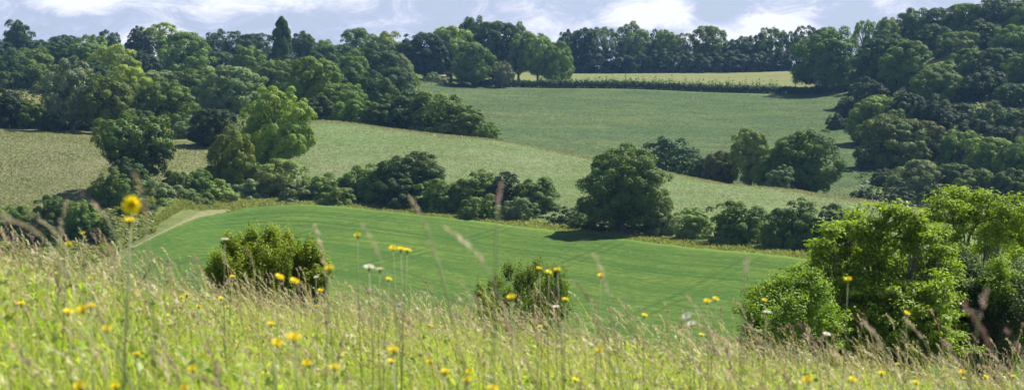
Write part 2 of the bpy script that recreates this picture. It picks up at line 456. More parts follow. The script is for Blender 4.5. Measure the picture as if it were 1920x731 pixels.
tufts('meadow_grass', [(L_HAY, 1)], 120000, .06, .18, .06, .2, [(.17,.22,.098),(.195,.225,.118),(.15,.20,.08),(.19,.205,.115)], 11, 'long pale grass standing on the slope behind the hedge', spread=.9)
tufts('rough_grass', [(L_ROUGH, 1)], 60000, .08, .26, .08, .28, [(.215,.205,.11),(.19,.19,.095),(.145,.18,.075),(.21,.195,.12)], 12, 'dry tussocky grass covering the rough pasture', spread=.9)
tufts('pasture_grass', [(L_PAST, 1)], 90000, .05, .16, .12, .34, [(.075,.112,.048),(.09,.118,.052),(.065,.098,.042)], 13, 'short green grass over the far pasture', (-.1, 0), 1.0)
# taller flowering grass along the crest, where it shows against what lies behind
r = np.random.default_rng(16); p = r.random(16000)
a = L_HAY.xy(p, 1 - np.abs(r.normal(size=16000)) * .06)
tuft_obj('crest_grass', np.stack([a[:, 0], a[:, 1], H(a[:, 0], a[:, 1]) + .15], 1), .2, .5, .05, .16, [(.20,.22,.12),(.24,.22,.15),(.21,.19,.14)], r, 'flowering grass along the crest of the pale slope')
# long grass on the margin between crop and hedge
r = np.random.default_rng(15)
nm = 50000
p = r.random(nm); far = L_CROP.xy(p, np.ones(nm)); a = far.copy()
out = np.abs(r.normal(size=nm)) * 4.0 + r.random(nm) * 1.0
keep_w = np.interp(p, [0, .12, .25, .4, 1], [4.0, 4.0, 2.0, 1.2, .9])
a[:, 1] += out * keep_w - .3 + np.interp(p, [0, .14, .2, .26], [3, 5, 4, 0])
a[:, 0] -= np.interp(p, [0, .14, .2, .26], [2, 3, 1, 0])
P = np.stack([a[:, 0], a[:, 1], H(a[:, 0], a[:, 1]) - .03], 1)
tuft_obj('margin_grass', P, .15, .5, .06, .22, [(.24,.25,.085),(.21,.24,.065),(.17,.21,.05),(.27,.25,.11)], r, 'uncut yellowing grass strip between crop and hedge')

# ------------------------------------------------------------------ crowns
def crown_mesh(name, seed, n_puff=90, per=140, zb=.08, zc=.5, flat=1.0, leaf=.026, rp=(.07, .14), inner=.12, kind='dome', up=.25, gap=0.0):
    """a crown one unit wide and reaching to height 1: leaf sprays on many small boughs"""
    r = np.random.default_rng(seed)
    lob = [(r.normal(size=3), r.random() * 6.28, .055) for _ in range(5)]
    Ps, Ns, Cs = [], [], []
    k = 0; cents = []
    while k < n_puff:
        d = rand_dirs(1, r)[0]
        if kind == 'column':
            z = zb + (1 - zb) * r.random() ** .9
            rad = .42 * math.sin(math.pi * min(1, max(.08, (z - zb) / (1 - zb) * .9 + .1))) ** .6
            ang = r.random() * 6.283
            c = np.array([math.cos(ang) * rad * (.5 + .5 * r.random()), math.sin(ang) * rad * (.5 + .5 * r.random()), z * .95])
        else:
            lump = 1 + sum(A * math.sin(3.2 * float(d @ w) + ph) for w, ph, A in lob)
            hz = (1 - zc) if d[2] > 0 else (zc - zb)
            pw = .8 if kind == 'dome' else 1.0
            rr_ = (.78 + .22 * r.random() ** .5) if r.random() < .86 else r.random() * .75
            c = np.array([d[0] * .43, d[1] * .43, np.sign(d[2]) * abs(d[2]) ** pw * hz * .9]) * rr_ * lump
            c[2] += zc
            if gap and math.sin(9 * c[0] + seed) * math.sin(8 * c[2] + 2 * seed) > 1 - gap: continue
        rad = rp[0] + (rp[1] - rp[0]) * r.random()
        if kind == 'column': rad *= 1.2
        n = int(per * (rad / ((rp[0] + rp[1]) / 2)) ** 2)
        out = unit((c - np.array([0, 0, zc * .7]))[None])[0]
        dd = unit(rand_dirs(n, r) + out * .5 + np.array([0, 0, up]))
        rad_i = rad * (.55 + .5 * r.random(n) ** .6)
        asp = np.array([1.05, 1.05, .95 * flat])
        Ps.append(c + dd * rad_i[:, None] * asp)
        Ns.append(unit(dd * .9 + out * .3 + r.normal(size=(n, 3)) * .28))
        Cs.append(np.clip(np.full((n, 3), 1.0) * (1 + r.normal() * .10) * (1 + np.array([.06, 0, -.05]) * r.normal()), .5, 1.6))
        cents.append(c); k += 1
    n = int(n_puff * per * inner)
    d = rand_dirs(n, r) * (r.random((n, 1)) ** .5)
    hz = np.where(d[:, 2:3] > 0, (1 - zc), (zc - zb))
    c = np.concatenate([d[:, :2] * (.36 if kind != 'column' else .2), d[:, 2:3] * hz * .8], 1); c[:, 2] += zc
    Ps.append(c); Ns.append(rand_dirs(n, r)); Cs.append(np.full((n, 3), .95))
    P, Nn, C = np.concatenate(Ps), np.concatenate(Ns), np.concatenate(Cs)
    P[:, 2] = np.maximum(P[:, 2], .005)
    s = leaf * (.7 + .7 * r.random(len(P)))
    s = np.where(np.arange(len(P)) >= len(P) - n, s * 1.9, s)
    Q = leaf_quads(P, Nn, s * 1.25, s * .9, r)
    C = C * (1 + r.normal(size=(len(P), 1)) * .08)
    return quads_mesh(name, Q, np.clip(C, .4, 1.8)), np.array(cents)

def trunk_mesh(name, cents, seed, rad=.028, fork=.32, nl=9, lean=0.03):
    r = np.random.default_rng(seed + 500)
    T = Tubes()
    top = np.array([lean * r.normal(), lean * r.normal(), fork])
    base = np.zeros(3)
    pts = [base + (top - base) * t + np.array([math.sin(t * 3) * .006, 0, 0]) for t in np.linspace(0, 1, 6)]
    T.add(pts, np.array([1.5, 1.15, 1, .95, .9, .85]) * rad, 8)
    tall = top + np.array([0, 0, .38])
    T.add([top * .96, top + (tall - top) * .5, tall], np.array([.8, .5, .15]) * rad, 6)
    up = cents[cents[:, 2] > fork * .8] if len(cents) else cents
    for c in up[r.permutation(len(up))[:nl]]:
        s0 = top * (.75 + .25 * r.random())
        mid = (s0 + c) / 2 + np.array([0, 0, .05])
        T.add([s0, s0 + (mid - s0) * .5 + [0, 0, .015], mid, (mid + c) / 2 + [0, 0, .015], c], np.array([.6, .5, .4, .28, .12]) * rad, 5)
    return T.mesh(name)

KINDS = {}
def proto(key, variants, trunk_kw, **kw):
    KINDS[key] = []
    for i in range(variants):
        seed = sum(ord(c) for c in key) * 13 + i * 101
        cm, ce = crown_mesh(key + '_crown', seed, **kw)
        cm.materials.append(M_LEAF)
        tm = trunk_mesh(key + '_trunk', ce, seed, **trunk_kw); tm.materials.append(M_BARK)
        KINDS[key].append((cm, tm))
proto('oak',   4, dict(rad=.03, fork=.3),              n_puff=150, per=155, zb=.10, zc=.42, leaf=0.0206, rp=(.055, .105), inner=.10)
proto('ash',   4, dict(rad=.026, fork=.34),            n_puff=150, per=128,  zb=.12, zc=.55, leaf=0.0206, rp=(.05, .095), inner=.08, kind='oval', up=.35)
proto('dense', 4, dict(rad=.028, fork=.25),            n_puff=170, per=148, zb=.02, zc=.40, leaf=0.0198, rp=(.05, .10), inner=.12)
proto('shrub', 5, dict(rad=.02, fork=.2),              n_puff=130, per=148, zb=.0,  zc=.36, leaf=0.0224, rp=(.05, .11), inner=.12, up=.4)
proto('open',  4, dict(rad=.028, fork=.42, nl=16),     n_puff=80,  per=85,  zb=.22, zc=.62, leaf=.025, rp=(.05, .095), inner=.02, kind='oval', gap=.28)
proto('poplar',1, dict(rad=.05, fork=.2),              n_puff=110, per=90,  zb=.06, zc=.5,  leaf=.05, rp=(.10, .17), inner=.10, kind='column', up=.8)
proto('grand', 2, dict(rad=.03, fork=.28, nl=14),      n_puff=240, per=162, zb=.05, zc=.42, leaf=0.0159, rp=(.045, .085), inner=.10)

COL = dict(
 oak=(0.105,0.164,0.028), dark=(0.064,0.108,0.025), deep=(0.043,0.071,0.025), bright=(0.241,0.324,0.044), light=(0.220,0.293,0.069),  # deep: very dark green, also stands for shade in places
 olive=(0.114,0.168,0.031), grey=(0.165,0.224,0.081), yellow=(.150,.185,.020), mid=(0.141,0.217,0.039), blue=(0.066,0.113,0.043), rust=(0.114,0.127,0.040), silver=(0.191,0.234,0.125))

USE = {}
rt = random.Random(4)
def tree(u, vtop, w, Y, kind, colour, label, group=None, cat=None, name=None, dz=0.0, variant=None):
    x, y = pu(u, Y)
    g = h1(x, y)
    ztop = zv(Y, vtop)
    hgt = ztop - g + .3
    wid = w / F * Y * {'trees along the skyline': 1.2, 'trees of the left wood': 1.16, 'trees of the far row': 1.22, 'bushes of the middle hedge': 1.2}.get(group, 1.04)
    if group == 'bushes of the middle hedge': ztop += .2; hgt += .2
    if hgt < 1.0 or hgt > 30: print('odd height', label, round(hgt, 1))
    if kind in ('shrub', 'dense', 'grand', 'oak') and hgt < .86 * wid:       # wide low crowns keep a round top: their skirt sinks into the undergrowth
        g -= .86 * wid - hgt; hgt = .86 * wid
    pr = KINDS[kind]; i = USE.get(kind, 0); USE[kind] = i + 1
    cm, tm = pr[variant if variant is not None else i % len(pr)]
    bush = kind == 'shrub'
    nm = name or ('shrub' if bush else {'poplar': 'poplar_tree', 'ash': 'ash_tree', 'oak': 'oak_tree', 'grand': 'oak_tree'}.get(kind, 'broadleaf_tree'))
    e = bpy.data.objects.new(nm, None); col.objects.link(e)
    e.location = (x, y, g - .3); e.rotation_euler = (0, 0, rt.random() * 6.28)
    e.scale = (wid * rt.uniform(.96, 1.04), wid * rt.uniform(.96, 1.04), hgt)
    e.empty_display_size = .3
    e['label'] = label; e['category'] = cat or ('bush' if bush else 'tree')
    if group: e['group'] = group
    t = link('trunk', tm, None, e)
    c = link('crown', cm, None, e)
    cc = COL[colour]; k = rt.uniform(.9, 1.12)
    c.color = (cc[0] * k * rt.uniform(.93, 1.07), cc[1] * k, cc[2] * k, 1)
    return e
GS = 'trees along the skyline'
GL = 'trees of the left wood'
GH = 'bushes of the middle hedge'
GR = 'trees of the right wood'
GW = 'trees of the far row'
GU = 'bushes under the far row'
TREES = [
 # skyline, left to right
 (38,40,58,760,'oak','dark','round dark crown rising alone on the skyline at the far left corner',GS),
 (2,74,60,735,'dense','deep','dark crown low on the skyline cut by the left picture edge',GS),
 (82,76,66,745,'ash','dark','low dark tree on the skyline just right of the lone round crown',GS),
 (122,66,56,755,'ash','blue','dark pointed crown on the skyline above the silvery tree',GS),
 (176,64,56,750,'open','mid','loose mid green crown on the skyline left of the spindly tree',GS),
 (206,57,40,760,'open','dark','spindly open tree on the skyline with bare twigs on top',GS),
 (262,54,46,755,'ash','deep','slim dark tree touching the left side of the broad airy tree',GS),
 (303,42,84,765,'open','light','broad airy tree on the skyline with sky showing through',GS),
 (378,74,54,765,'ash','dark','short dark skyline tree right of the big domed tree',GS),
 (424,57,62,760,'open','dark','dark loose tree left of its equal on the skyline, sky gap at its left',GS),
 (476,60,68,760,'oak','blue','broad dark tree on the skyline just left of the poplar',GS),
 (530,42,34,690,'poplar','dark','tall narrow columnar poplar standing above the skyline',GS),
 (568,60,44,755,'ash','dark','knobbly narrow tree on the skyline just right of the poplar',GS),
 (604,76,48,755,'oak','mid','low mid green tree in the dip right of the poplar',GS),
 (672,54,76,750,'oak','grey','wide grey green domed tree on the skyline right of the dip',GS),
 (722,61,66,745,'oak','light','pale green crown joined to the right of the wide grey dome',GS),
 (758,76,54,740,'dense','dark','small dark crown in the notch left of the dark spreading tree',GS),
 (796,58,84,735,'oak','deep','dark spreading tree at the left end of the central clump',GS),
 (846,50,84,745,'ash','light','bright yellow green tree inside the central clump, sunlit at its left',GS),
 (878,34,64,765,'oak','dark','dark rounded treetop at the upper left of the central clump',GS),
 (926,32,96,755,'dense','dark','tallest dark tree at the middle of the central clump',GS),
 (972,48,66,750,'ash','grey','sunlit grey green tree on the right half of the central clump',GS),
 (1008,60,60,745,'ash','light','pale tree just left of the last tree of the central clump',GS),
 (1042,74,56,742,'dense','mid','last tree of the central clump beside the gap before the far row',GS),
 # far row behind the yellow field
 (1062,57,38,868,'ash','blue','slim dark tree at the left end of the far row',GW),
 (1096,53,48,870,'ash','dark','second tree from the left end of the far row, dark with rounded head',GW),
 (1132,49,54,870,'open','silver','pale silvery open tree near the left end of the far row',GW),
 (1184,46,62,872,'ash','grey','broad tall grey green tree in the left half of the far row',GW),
 (1218,56,46,878,'open','dark','dark open tree right of the broad grey green one in the far row',GW),
 (1246,54,48,870,'ash','mid','mid green tree in the middle of the far row',GW),
 (1280,62,46,868,'open','grey','lower greyish tree left of the sky gap in the far row',GW),
 (1328,50,68,866,'oak','mid','full rounded tree standing between two sky gaps of the far row',GW),
 (1388,70,56,862,'ash','blue','dark low crowned tree right of the wider sky gap in the far row',GW),
 (1420,64,44,864,'open','dark','dark tree touching the left of the airy long stemmed tree',GW),
 (1444,50,50,862,'open','mid','airy long stemmed tree with sky under its crown in the far row',GW),
 (1476,60,44,860,'open','blue','thin see-through tree second from the right end of the far row',GW),
 (1510,48,48,850,'open','dark','dark headed tree at the right end of the far row behind the hedge oak',GW),
 (1546,52,60,840,'ash','dark','dark treetop peeping over the lone oak at the hedge end',GW),
 # left wood, behind
 (14,98,84,640,'dense','dark','dark crown below the skyline at the left picture edge',GL),
 (66,92,90,650,'oak','olive','olive rounded crown under the lone skyline tree',GL),
 (118,84,70,660,'ash','dark','dark narrow crown in the second rank left of the bright crown',GL),
 (165,78,66,660,'oak','mid','mid green crown directly left of the bright yellow green crown',GL),
 (216,86,96,600,'oak','bright','bright yellow green spreading crown high in the left wood',GL),
 (345,62,104,660,'oak','mid','large domed green tree just below the skyline left of centre of the wood',GL),
 (272,98,60,640,'dense','deep','dark gap filling tree between the bright crown and the large dome',GL),
 (406,92,70,680,'dense','dark','dark crown below the skyline gap right of the large dome',GL),
 (470,87,72,650,'oak','mid','small domed tree in front of the skyline left of the poplar foot',GL),
 (540,100,70,640,'dense','deep','dark crown around the foot of the poplar',GL),
 (626,80,100,640,'oak','dark','broad dark flat topped tree right of the poplar',GL),
 (702,82,96,640,'oak','dark','broad dark tree between the flat topped one and the central clump',GL),
 (655,100,70,600,'dense','mid','rounded green crown in front of the two broad dark trees',GL),
 (745,104,60,650,'dense','grey','greyish tree with thin foliage beside the central clump',GL),
 # left wood, middle
 (20,128,90,560,'dense','dark','dark mass of foliage at the left edge above the little yellow field',GL),
 (70,120,86,560,'oak','olive','olive brown crown above the little yellow field',GL),
 (100,140,80,530,'dense','rust','brownish dark tree left of the silvery tree',GL),
 (240,124,86,500,'oak','bright','bright light green tree tucked behind the dark olive tree',GL),
 (178,118,70,540,'dense','dark','dark crown behind the silvery tree',GL),
 (300,130,84,540,'ash','grey','feathery grey green tree above the dark round tree',GL),
 (354,130,84,540,'ash','olive','feathery olive tree below the large dome',GL),
 (400,142,76,520,'dense','mid','low mid green tree left of the grey green rounded tree',GL),
 (440,118,116,500,'oak','grey','grey green rounded tree with pale sunlit boughs in mid wood',GL),
 (512,114,80,570,'oak','olive','olive tree below the poplar',GL),
 (590,107,98,475,'ash','mid','tall mid green tree behind the big yellow green tree at its right',GL),
 (548,150,66,500,'dense','dark','dark tree squeezed behind the big yellow green tree',GL),
 (655,128,70,540,'dense','dark','dark tree above the bright sapling of the slope top',GL),
 (706,140,76,500,'dense','dark','dark tree left of the rounded slate green tree',GL),
 (738,128,84,520,'oak','blue','rounded slate green tree near the garden bush',GL),
 # left wood, front rank
 (8,168,86,425,'dense','deep','dark thicket tree at the left edge beside the little yellow field',GL),
 (60,186,56,424,'shrub','olive','pale flowering bush in front of the little yellow field',GL),
 (96,205,50,418,'shrub','dark','dark bush at the foot of the silvery tree, on its left',GL),
 (135,114,104,418,'ash','silver','silvery green tall tree at the top of the rough pasture',GL),
 (204,142,100,414,'oak','olive','dark olive tree with sunlit top right of the silvery tree',GL),
 (308,150,118,436,'grand','oak','dark round tree with lumpy crown between olive tree and yellow green tree',GL),
 (262,205,60,425,'shrub','dark','dark bush behind the spreading field tree',GL),
 (400,198,80,398,'dense','deep','small dark tree left of the big yellow green tree',GL),
 (352,222,60,415,'shrub','grey','greyish thin bush at the top right corner of the rough pasture',GL),
 (642,152,84,450,'oak','mid','sunlit leafy tree at the left of the slope top thicket',GL),
 (600,176,60,440,'dense','dark','dark tree at the right shoulder of the big yellow green tree',GL),
 (664,178,80,434,'shrub','mid','rounded bush at the left end of the slope top thicket',GL),
 (716,182,84,430,'shrub','dark','dark bush in the left half of the slope top thicket',GL),
 (762,174,100,430,'shrub','blue','broad dark bush in the middle of the slope top thicket',GL),
 (818,170,108,428,'shrub','mid','high domed bush at the right of the slope top thicket with sunlit flank',GL),
 (874,198,72,424,'shrub','olive','olive bush sloping down at the right of the domed thicket bush',GL),
 (912,226,50,420,'shrub','mid','last low bush at the right tip of the slope top thicket',GL),
 # trees and bushes round the lower left
 (255,213,150,340,'open','oak','spreading tree with airy lower boughs standing on the rough pasture edge',None),
 (262,235,126,341,'ash','dark',"dark leafy tree growing close behind the spreading pasture edge tree",None),
 (518,152,152,372,'grand','bright','big yellow green tree at the left end of the pale slope',None),
 (434,243,94,350,'dense','yellow','dark bush shaped tree with yellow and orange tinged right side',None),
 (214,320,92,318,'shrub','oak','round dark bush below the spreading pasture edge tree',None),
 (372,318,58,338,'shrub','mid','upright bush on the bank left of the orange tinged tree',None),
 (328,318,56,334,'shrub','oak','spiky topped bush on the bank right of the spreading tree',None),
 (286,336,92,322,'shrub','grey','low grey green scrub on the bank under the spreading tree',None),
 (332,342,92,326,'shrub','grey','sprawling bramble in front of the spiky topped bush',None),
 (258,362,92,308,'shrub','dark','dark scrub at the lower end of the bank above the crop corner',None),
 (410,340,80,341,'shrub','light','pale low scrub at the foot of the orange tinged tree',None),
 (462,334,84,346,'shrub','grey','pale sprawling bush at the corner where hedge and bank meet',None),
 (30,386,80,286,'shrub','oak','bush of the near left clump cut by the left picture edge',None),
 (100,360,86,288,'shrub','oak','tallest bush of the near left clump under the rough pasture',None),
 (150,376,72,284,'shrub','mid','right hand bush of the near left clump',None),
 (190,410,60,280,'shrub','dark','small dark bush at the right foot of the near left clump',None),
 (70,404,70,276,'shrub','dark','low dark bush in front of the near left clump',None),
 # the middle hedge
 (524,300,100,350,'shrub','light','pale leafy bush at the left end of the middle hedge',GH),
 (602,322,86,346,'shrub','mid','rounded bush second from the left end of the middle hedge',GH),
 (560,340,70,343,'shrub','grey','low bush in front of the left end of the middle hedge',GH),
 (650,330,74,342,'shrub','oak','dark bush filling the dip left of the tallest hedge tree',GH),
 (696,306,86,342,'shrub','mid','bush just left of the tallest tree of the middle hedge',GH),
 (776,287,112,340,'ash','dark','tallest dark tree growing out of the middle hedge',GH),
 (746,328,80,335,'shrub','dark','dark bush under the left boughs of the tallest hedge tree',GH),
 (826,332,82,332,'shrub','mid','leafy bush under the right side of the tallest hedge tree',GH),
 (888,322,92,332,'shrub','oak','broad bush in the right half of the middle hedge',GH),
 (946,328,66,328,'shrub','deep','dark narrow bush second from the right end of the middle hedge',GH),
 (1006,333,82,326,'shrub','oak','rounded bush at the right end of the middle hedge',GH),
 (974,372,66,320,'shrub','grey','low pale bush in front of the right end of the middle hedge',GH),
 (900,362,80,322,'shrub','mid','low sunlit bush in front of the broad hedge bush',GH),
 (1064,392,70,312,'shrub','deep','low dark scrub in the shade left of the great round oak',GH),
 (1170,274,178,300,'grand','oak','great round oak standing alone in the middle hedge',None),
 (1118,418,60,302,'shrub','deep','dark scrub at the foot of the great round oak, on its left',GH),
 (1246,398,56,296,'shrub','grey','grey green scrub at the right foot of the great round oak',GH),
 (1298,392,62,291,'shrub','light','small pale bush standing by itself right of the great round oak',GH),
 (1384,372,104,285,'shrub','oak','large rounded bush, left one of the pair right of the oak',GH),
 (1486,376,102,279,'shrub','oak','large rounded bush, right one of the pair right of the oak',GH),
 (1568,390,76,276,'shrub','dark','dark bush behind the upper left of the sunny maple',GH),
 (1640,410,80,274,'shrub','mid','bush almost hidden behind the sunny maple',GH),
 # behind the crest
 (1256,257,134,432,'shrub','blue','broad dark bush rising behind the crest right of the great oak',None),
 (1200,278,46,436,'shrub','rust','small brownish bush at the left of the broad dark crest bush',None),
 (1354,284,70,402,'dense','rust','dark purplish tree left of the crest pair',None),
 (1408,240,82,398,'ash','light','lighter green tree, left one of the pair behind the crest',None),
 (1506,234,144,388,'grand','oak','large round oak, right one of the pair behind the crest',None),
 (1462,310,60,380,'shrub','grey','low bush at the foot of the pair behind the crest',None),
 (1740,384,46,352,'shrub','grey','low grey bush where the crest meets the right wood',None),
 # lone oak at the end of the far hedge
 (1545,54,124,703,'oak','oak','lone oak with low spreading boughs at the right end of the far hedge',None),
 (886,80,86,706,'oak','oak','oak with a clear trunk standing in front of the central clump',None),
 (944,117,38,704,'ash','silver','small greyish willow beside the oak with the clear trunk',None),
 # right wood, top
 (1622,36,62,735,'open','light','light airy tree at the left end of the right wood skyline',GR),
 (1662,30,60,735,'ash','light','pale sunlit crown second along the right wood skyline',GR),
 (1706,18,84,740,'oak','olive','olive topped tree on the rising skyline of the right wood',GR),
 (1760,12,84,725,'oak','dark','dark crown on the steepest part of the right wood skyline',GR),
 (1806,2,80,720,'dense','mid','green crown reaching the top picture edge in the right wood',GR),
 (1862,-8,100,715,'oak','dark','highest dark crown of the right wood',GR),
 (1920,-6,90,705,'dense','olive','topmost crown in the upper right picture corner',GR),
 # right wood, upper slope
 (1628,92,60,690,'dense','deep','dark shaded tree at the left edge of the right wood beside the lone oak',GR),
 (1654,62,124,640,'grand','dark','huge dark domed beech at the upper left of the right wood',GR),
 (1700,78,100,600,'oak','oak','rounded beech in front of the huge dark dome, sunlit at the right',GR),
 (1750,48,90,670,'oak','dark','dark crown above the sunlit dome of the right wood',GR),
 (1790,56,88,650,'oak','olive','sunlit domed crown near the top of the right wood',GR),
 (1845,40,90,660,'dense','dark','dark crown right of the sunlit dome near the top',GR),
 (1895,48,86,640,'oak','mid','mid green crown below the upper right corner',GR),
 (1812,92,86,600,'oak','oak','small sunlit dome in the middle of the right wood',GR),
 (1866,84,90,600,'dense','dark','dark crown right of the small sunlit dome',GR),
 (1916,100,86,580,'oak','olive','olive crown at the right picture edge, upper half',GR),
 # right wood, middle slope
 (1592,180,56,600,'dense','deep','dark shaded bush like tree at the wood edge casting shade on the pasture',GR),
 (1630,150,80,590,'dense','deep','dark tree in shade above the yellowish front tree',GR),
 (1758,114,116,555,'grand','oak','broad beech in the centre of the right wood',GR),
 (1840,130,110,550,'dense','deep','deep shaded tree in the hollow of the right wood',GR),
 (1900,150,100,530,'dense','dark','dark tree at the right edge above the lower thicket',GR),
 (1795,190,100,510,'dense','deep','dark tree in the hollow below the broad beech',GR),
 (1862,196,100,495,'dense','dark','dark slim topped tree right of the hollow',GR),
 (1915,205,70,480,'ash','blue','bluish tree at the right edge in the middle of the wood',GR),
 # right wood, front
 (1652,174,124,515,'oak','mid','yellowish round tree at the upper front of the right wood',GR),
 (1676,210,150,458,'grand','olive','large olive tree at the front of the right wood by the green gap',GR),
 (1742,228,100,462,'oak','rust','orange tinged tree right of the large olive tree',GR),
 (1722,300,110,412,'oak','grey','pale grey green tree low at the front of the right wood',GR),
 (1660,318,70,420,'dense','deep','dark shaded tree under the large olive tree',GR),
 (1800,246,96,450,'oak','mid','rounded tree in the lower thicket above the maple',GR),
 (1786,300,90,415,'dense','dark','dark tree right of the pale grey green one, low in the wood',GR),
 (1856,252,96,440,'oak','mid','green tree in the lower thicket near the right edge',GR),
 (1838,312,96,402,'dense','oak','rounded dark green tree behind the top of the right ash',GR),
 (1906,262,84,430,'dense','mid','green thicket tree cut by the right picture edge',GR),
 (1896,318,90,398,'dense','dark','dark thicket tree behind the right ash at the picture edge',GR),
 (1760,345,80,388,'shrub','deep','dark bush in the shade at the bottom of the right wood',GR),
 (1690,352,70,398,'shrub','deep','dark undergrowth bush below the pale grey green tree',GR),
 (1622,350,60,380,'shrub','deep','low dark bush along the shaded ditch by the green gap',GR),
]
TREES += [
 (240,296,80,330,'shrub','dark','dark bush wrapped round the trunk of the spreading tree',None),
 (300,376,80,314,'shrub','mid','rounded low bush on the bank just above the crop corner',None),
 (372,360,80,330,'shrub','oak','low dark bush on the bank between the bramble and the pale low scrub',None),
 (1318,296,52,408,'shrub','dark','dark bush closing the gap between the crest bush and the purplish tree',None),
 (1448,286,66,392,'dense','mid','mid green tree joining the two trees of the crest pair',None),
 (160,208,60,424,'shrub','deep','added dark bush between the trunk under the silvery tree and the dark olive tree',GL),  # this and the next added to darken sunlit ground under the trees
 (118,214,56,428,'shrub','deep','added dark bush in the shade just left of the trunk under the silvery tree',GL),
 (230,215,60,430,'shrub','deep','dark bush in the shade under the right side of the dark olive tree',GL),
 (630,352,70,336,'shrub','mid','low sunlit bush in front of the dip left of the tallest hedge tree',GH),
 (1530,412,60,277,'shrub','mid','bush at the right shoulder of the two large rounded bushes',GH),
 (1090,398,60,306,'shrub','oak','bush just left of the great round oak in the hedge gap',GH),
 (1700,168,90,500,'dense','deep','dark crown between the yellowish round tree and the broad beech',GR),  # deep leaf colour here paints the shade lying in the hollow
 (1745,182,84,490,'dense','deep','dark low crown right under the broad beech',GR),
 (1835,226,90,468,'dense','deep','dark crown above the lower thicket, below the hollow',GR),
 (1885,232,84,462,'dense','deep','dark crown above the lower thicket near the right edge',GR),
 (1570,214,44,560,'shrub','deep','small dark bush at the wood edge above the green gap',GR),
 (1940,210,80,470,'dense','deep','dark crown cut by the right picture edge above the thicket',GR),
]
for a in TREES: tree(*a)
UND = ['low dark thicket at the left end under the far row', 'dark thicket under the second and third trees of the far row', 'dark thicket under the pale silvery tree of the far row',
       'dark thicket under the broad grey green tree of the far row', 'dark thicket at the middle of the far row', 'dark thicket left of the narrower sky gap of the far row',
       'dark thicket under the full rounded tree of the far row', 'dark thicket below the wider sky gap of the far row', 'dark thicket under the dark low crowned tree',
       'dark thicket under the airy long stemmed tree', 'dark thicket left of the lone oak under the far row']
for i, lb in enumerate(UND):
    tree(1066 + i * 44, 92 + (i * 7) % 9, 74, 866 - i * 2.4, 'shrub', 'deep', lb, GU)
tree(772, 134, 36, 690, 'shrub', 'bright', 'rounded bright green garden bush beside the wooden fence', None)
tree(757, 142, 30, 686, 'shrub', 'grey', 'grey bush just left of the bright green garden bush', None)
tree(840, 150, 46, 701, 'shrub', 'dark', 'low dark clipped bush right of the wooden fence', None)
tree(862, 151, 34, 700, 'shrub', 'deep', 'low dark clipped bush just left of the patch of orange earth', None)
tree(815, 138, 46, 718, 'shrub', 'grey', 'pale grey bush behind the wooden fence', None)
# ------------------------------------------------------------------ far hedge, shed, fences, fallen log
def long_hedge(name, pts, height, thick, n, leaf, label, colour, seed, rough=.25):
    r = np.random.default_rng(seed)
    C = resample(np.array(pts), 200)
    t = r.random(n) * 198.99; k = t.astype(int); f = (t - k)[:, None]
    c = C[k] * (1 - f) + C[k + 1] * f
    wob = .8 + rough * np.sin(t * .9) * np.sin(t * .37 + 1) + rough * .7 * np.sin(t * 2.3)
    a = r.random(n) * math.pi
    rad = (.75 + .3 * r.random(n))
    off = np.cos(a) * thick * .5 * rad
    z = (np.sin(a) ** .5 * rad) * height * wob * (.25 + .75 * r.random(n) ** .4)
    P = np.stack([c[:, 0] + r.normal(size=n) * .2, c[:, 1] + off, H(c[:, 0], c[:, 1] + off) + z], 1)
    N_ = unit(np.stack([r.normal(size=n) * .5, np.cos(a) + r.normal(size=n) * .4, np.sin(a) + r.normal(size=n) * .4], 1))
    s = leaf * (.7 + .6 * r.random(n))
    me = quads_mesh(name, leaf_quads(P, N_, s * 1.3, s, r), np.clip(1 + r.normal(size=(n, 1)) * .16, .4, 1.7) * np.ones((1, 3)))
    o = link(name, me, M_LEAF); o.color = (*COL[colour], 1)
    o['label'] = label; o['category'] = 'hedge'
    return o
long_hedge('hedge', [pu(884, 707), pu(1000, 708), pu(1200, 708), pu(1400, 706), pu(1595, 701)], 3.3, 3.0, 26000, .42, 'long low clipped hedge along the top of the green pasture', 'deep', 31, .08)  # deep leaf colour carries the shade of its backlit face
long_hedge('hedge', [pu(1010, 716), pu(1200, 716), pu(1465, 712)], 3.9, 1.6, 3500, .4, 'straggling taller growth behind the long clipped hedge', 'mid', 32, .4)

r = np.random.default_rng(34); n = 900
c = np.array(hit(428, 369)); pp = c + r.normal(size=(n, 2)) * (2.2, .9)
tuft_obj('cow_parsley', np.concatenate([pp, H(pp[:, 0], pp[:, 1])[:, None]], 1), .4, .8, .12, .3, [(.6,.6,.52),(.5,.52,.4),(.2,.22,.08)], r, 'patch of white flowered cow parsley at the hedge corner')['category'] = 'wildflowers'
# ferny undergrowth carpeting the woods
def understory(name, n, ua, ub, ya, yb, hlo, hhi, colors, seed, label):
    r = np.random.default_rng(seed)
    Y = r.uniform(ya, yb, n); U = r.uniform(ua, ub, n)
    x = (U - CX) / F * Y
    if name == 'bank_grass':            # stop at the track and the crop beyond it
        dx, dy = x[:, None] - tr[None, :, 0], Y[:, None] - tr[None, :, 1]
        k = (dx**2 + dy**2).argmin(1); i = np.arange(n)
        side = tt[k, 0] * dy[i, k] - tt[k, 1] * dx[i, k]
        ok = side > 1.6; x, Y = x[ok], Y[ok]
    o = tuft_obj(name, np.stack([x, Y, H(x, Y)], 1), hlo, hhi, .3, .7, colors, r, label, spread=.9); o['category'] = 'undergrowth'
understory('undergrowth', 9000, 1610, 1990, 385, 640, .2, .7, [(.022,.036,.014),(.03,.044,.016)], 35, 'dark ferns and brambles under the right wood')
understory('undergrowth', 6000, 480, 780, 432, 620, .2, .7, [(.026,.04,.015),(.035,.05,.018)], 36, 'shaded brambles under the trees above the pale slope')
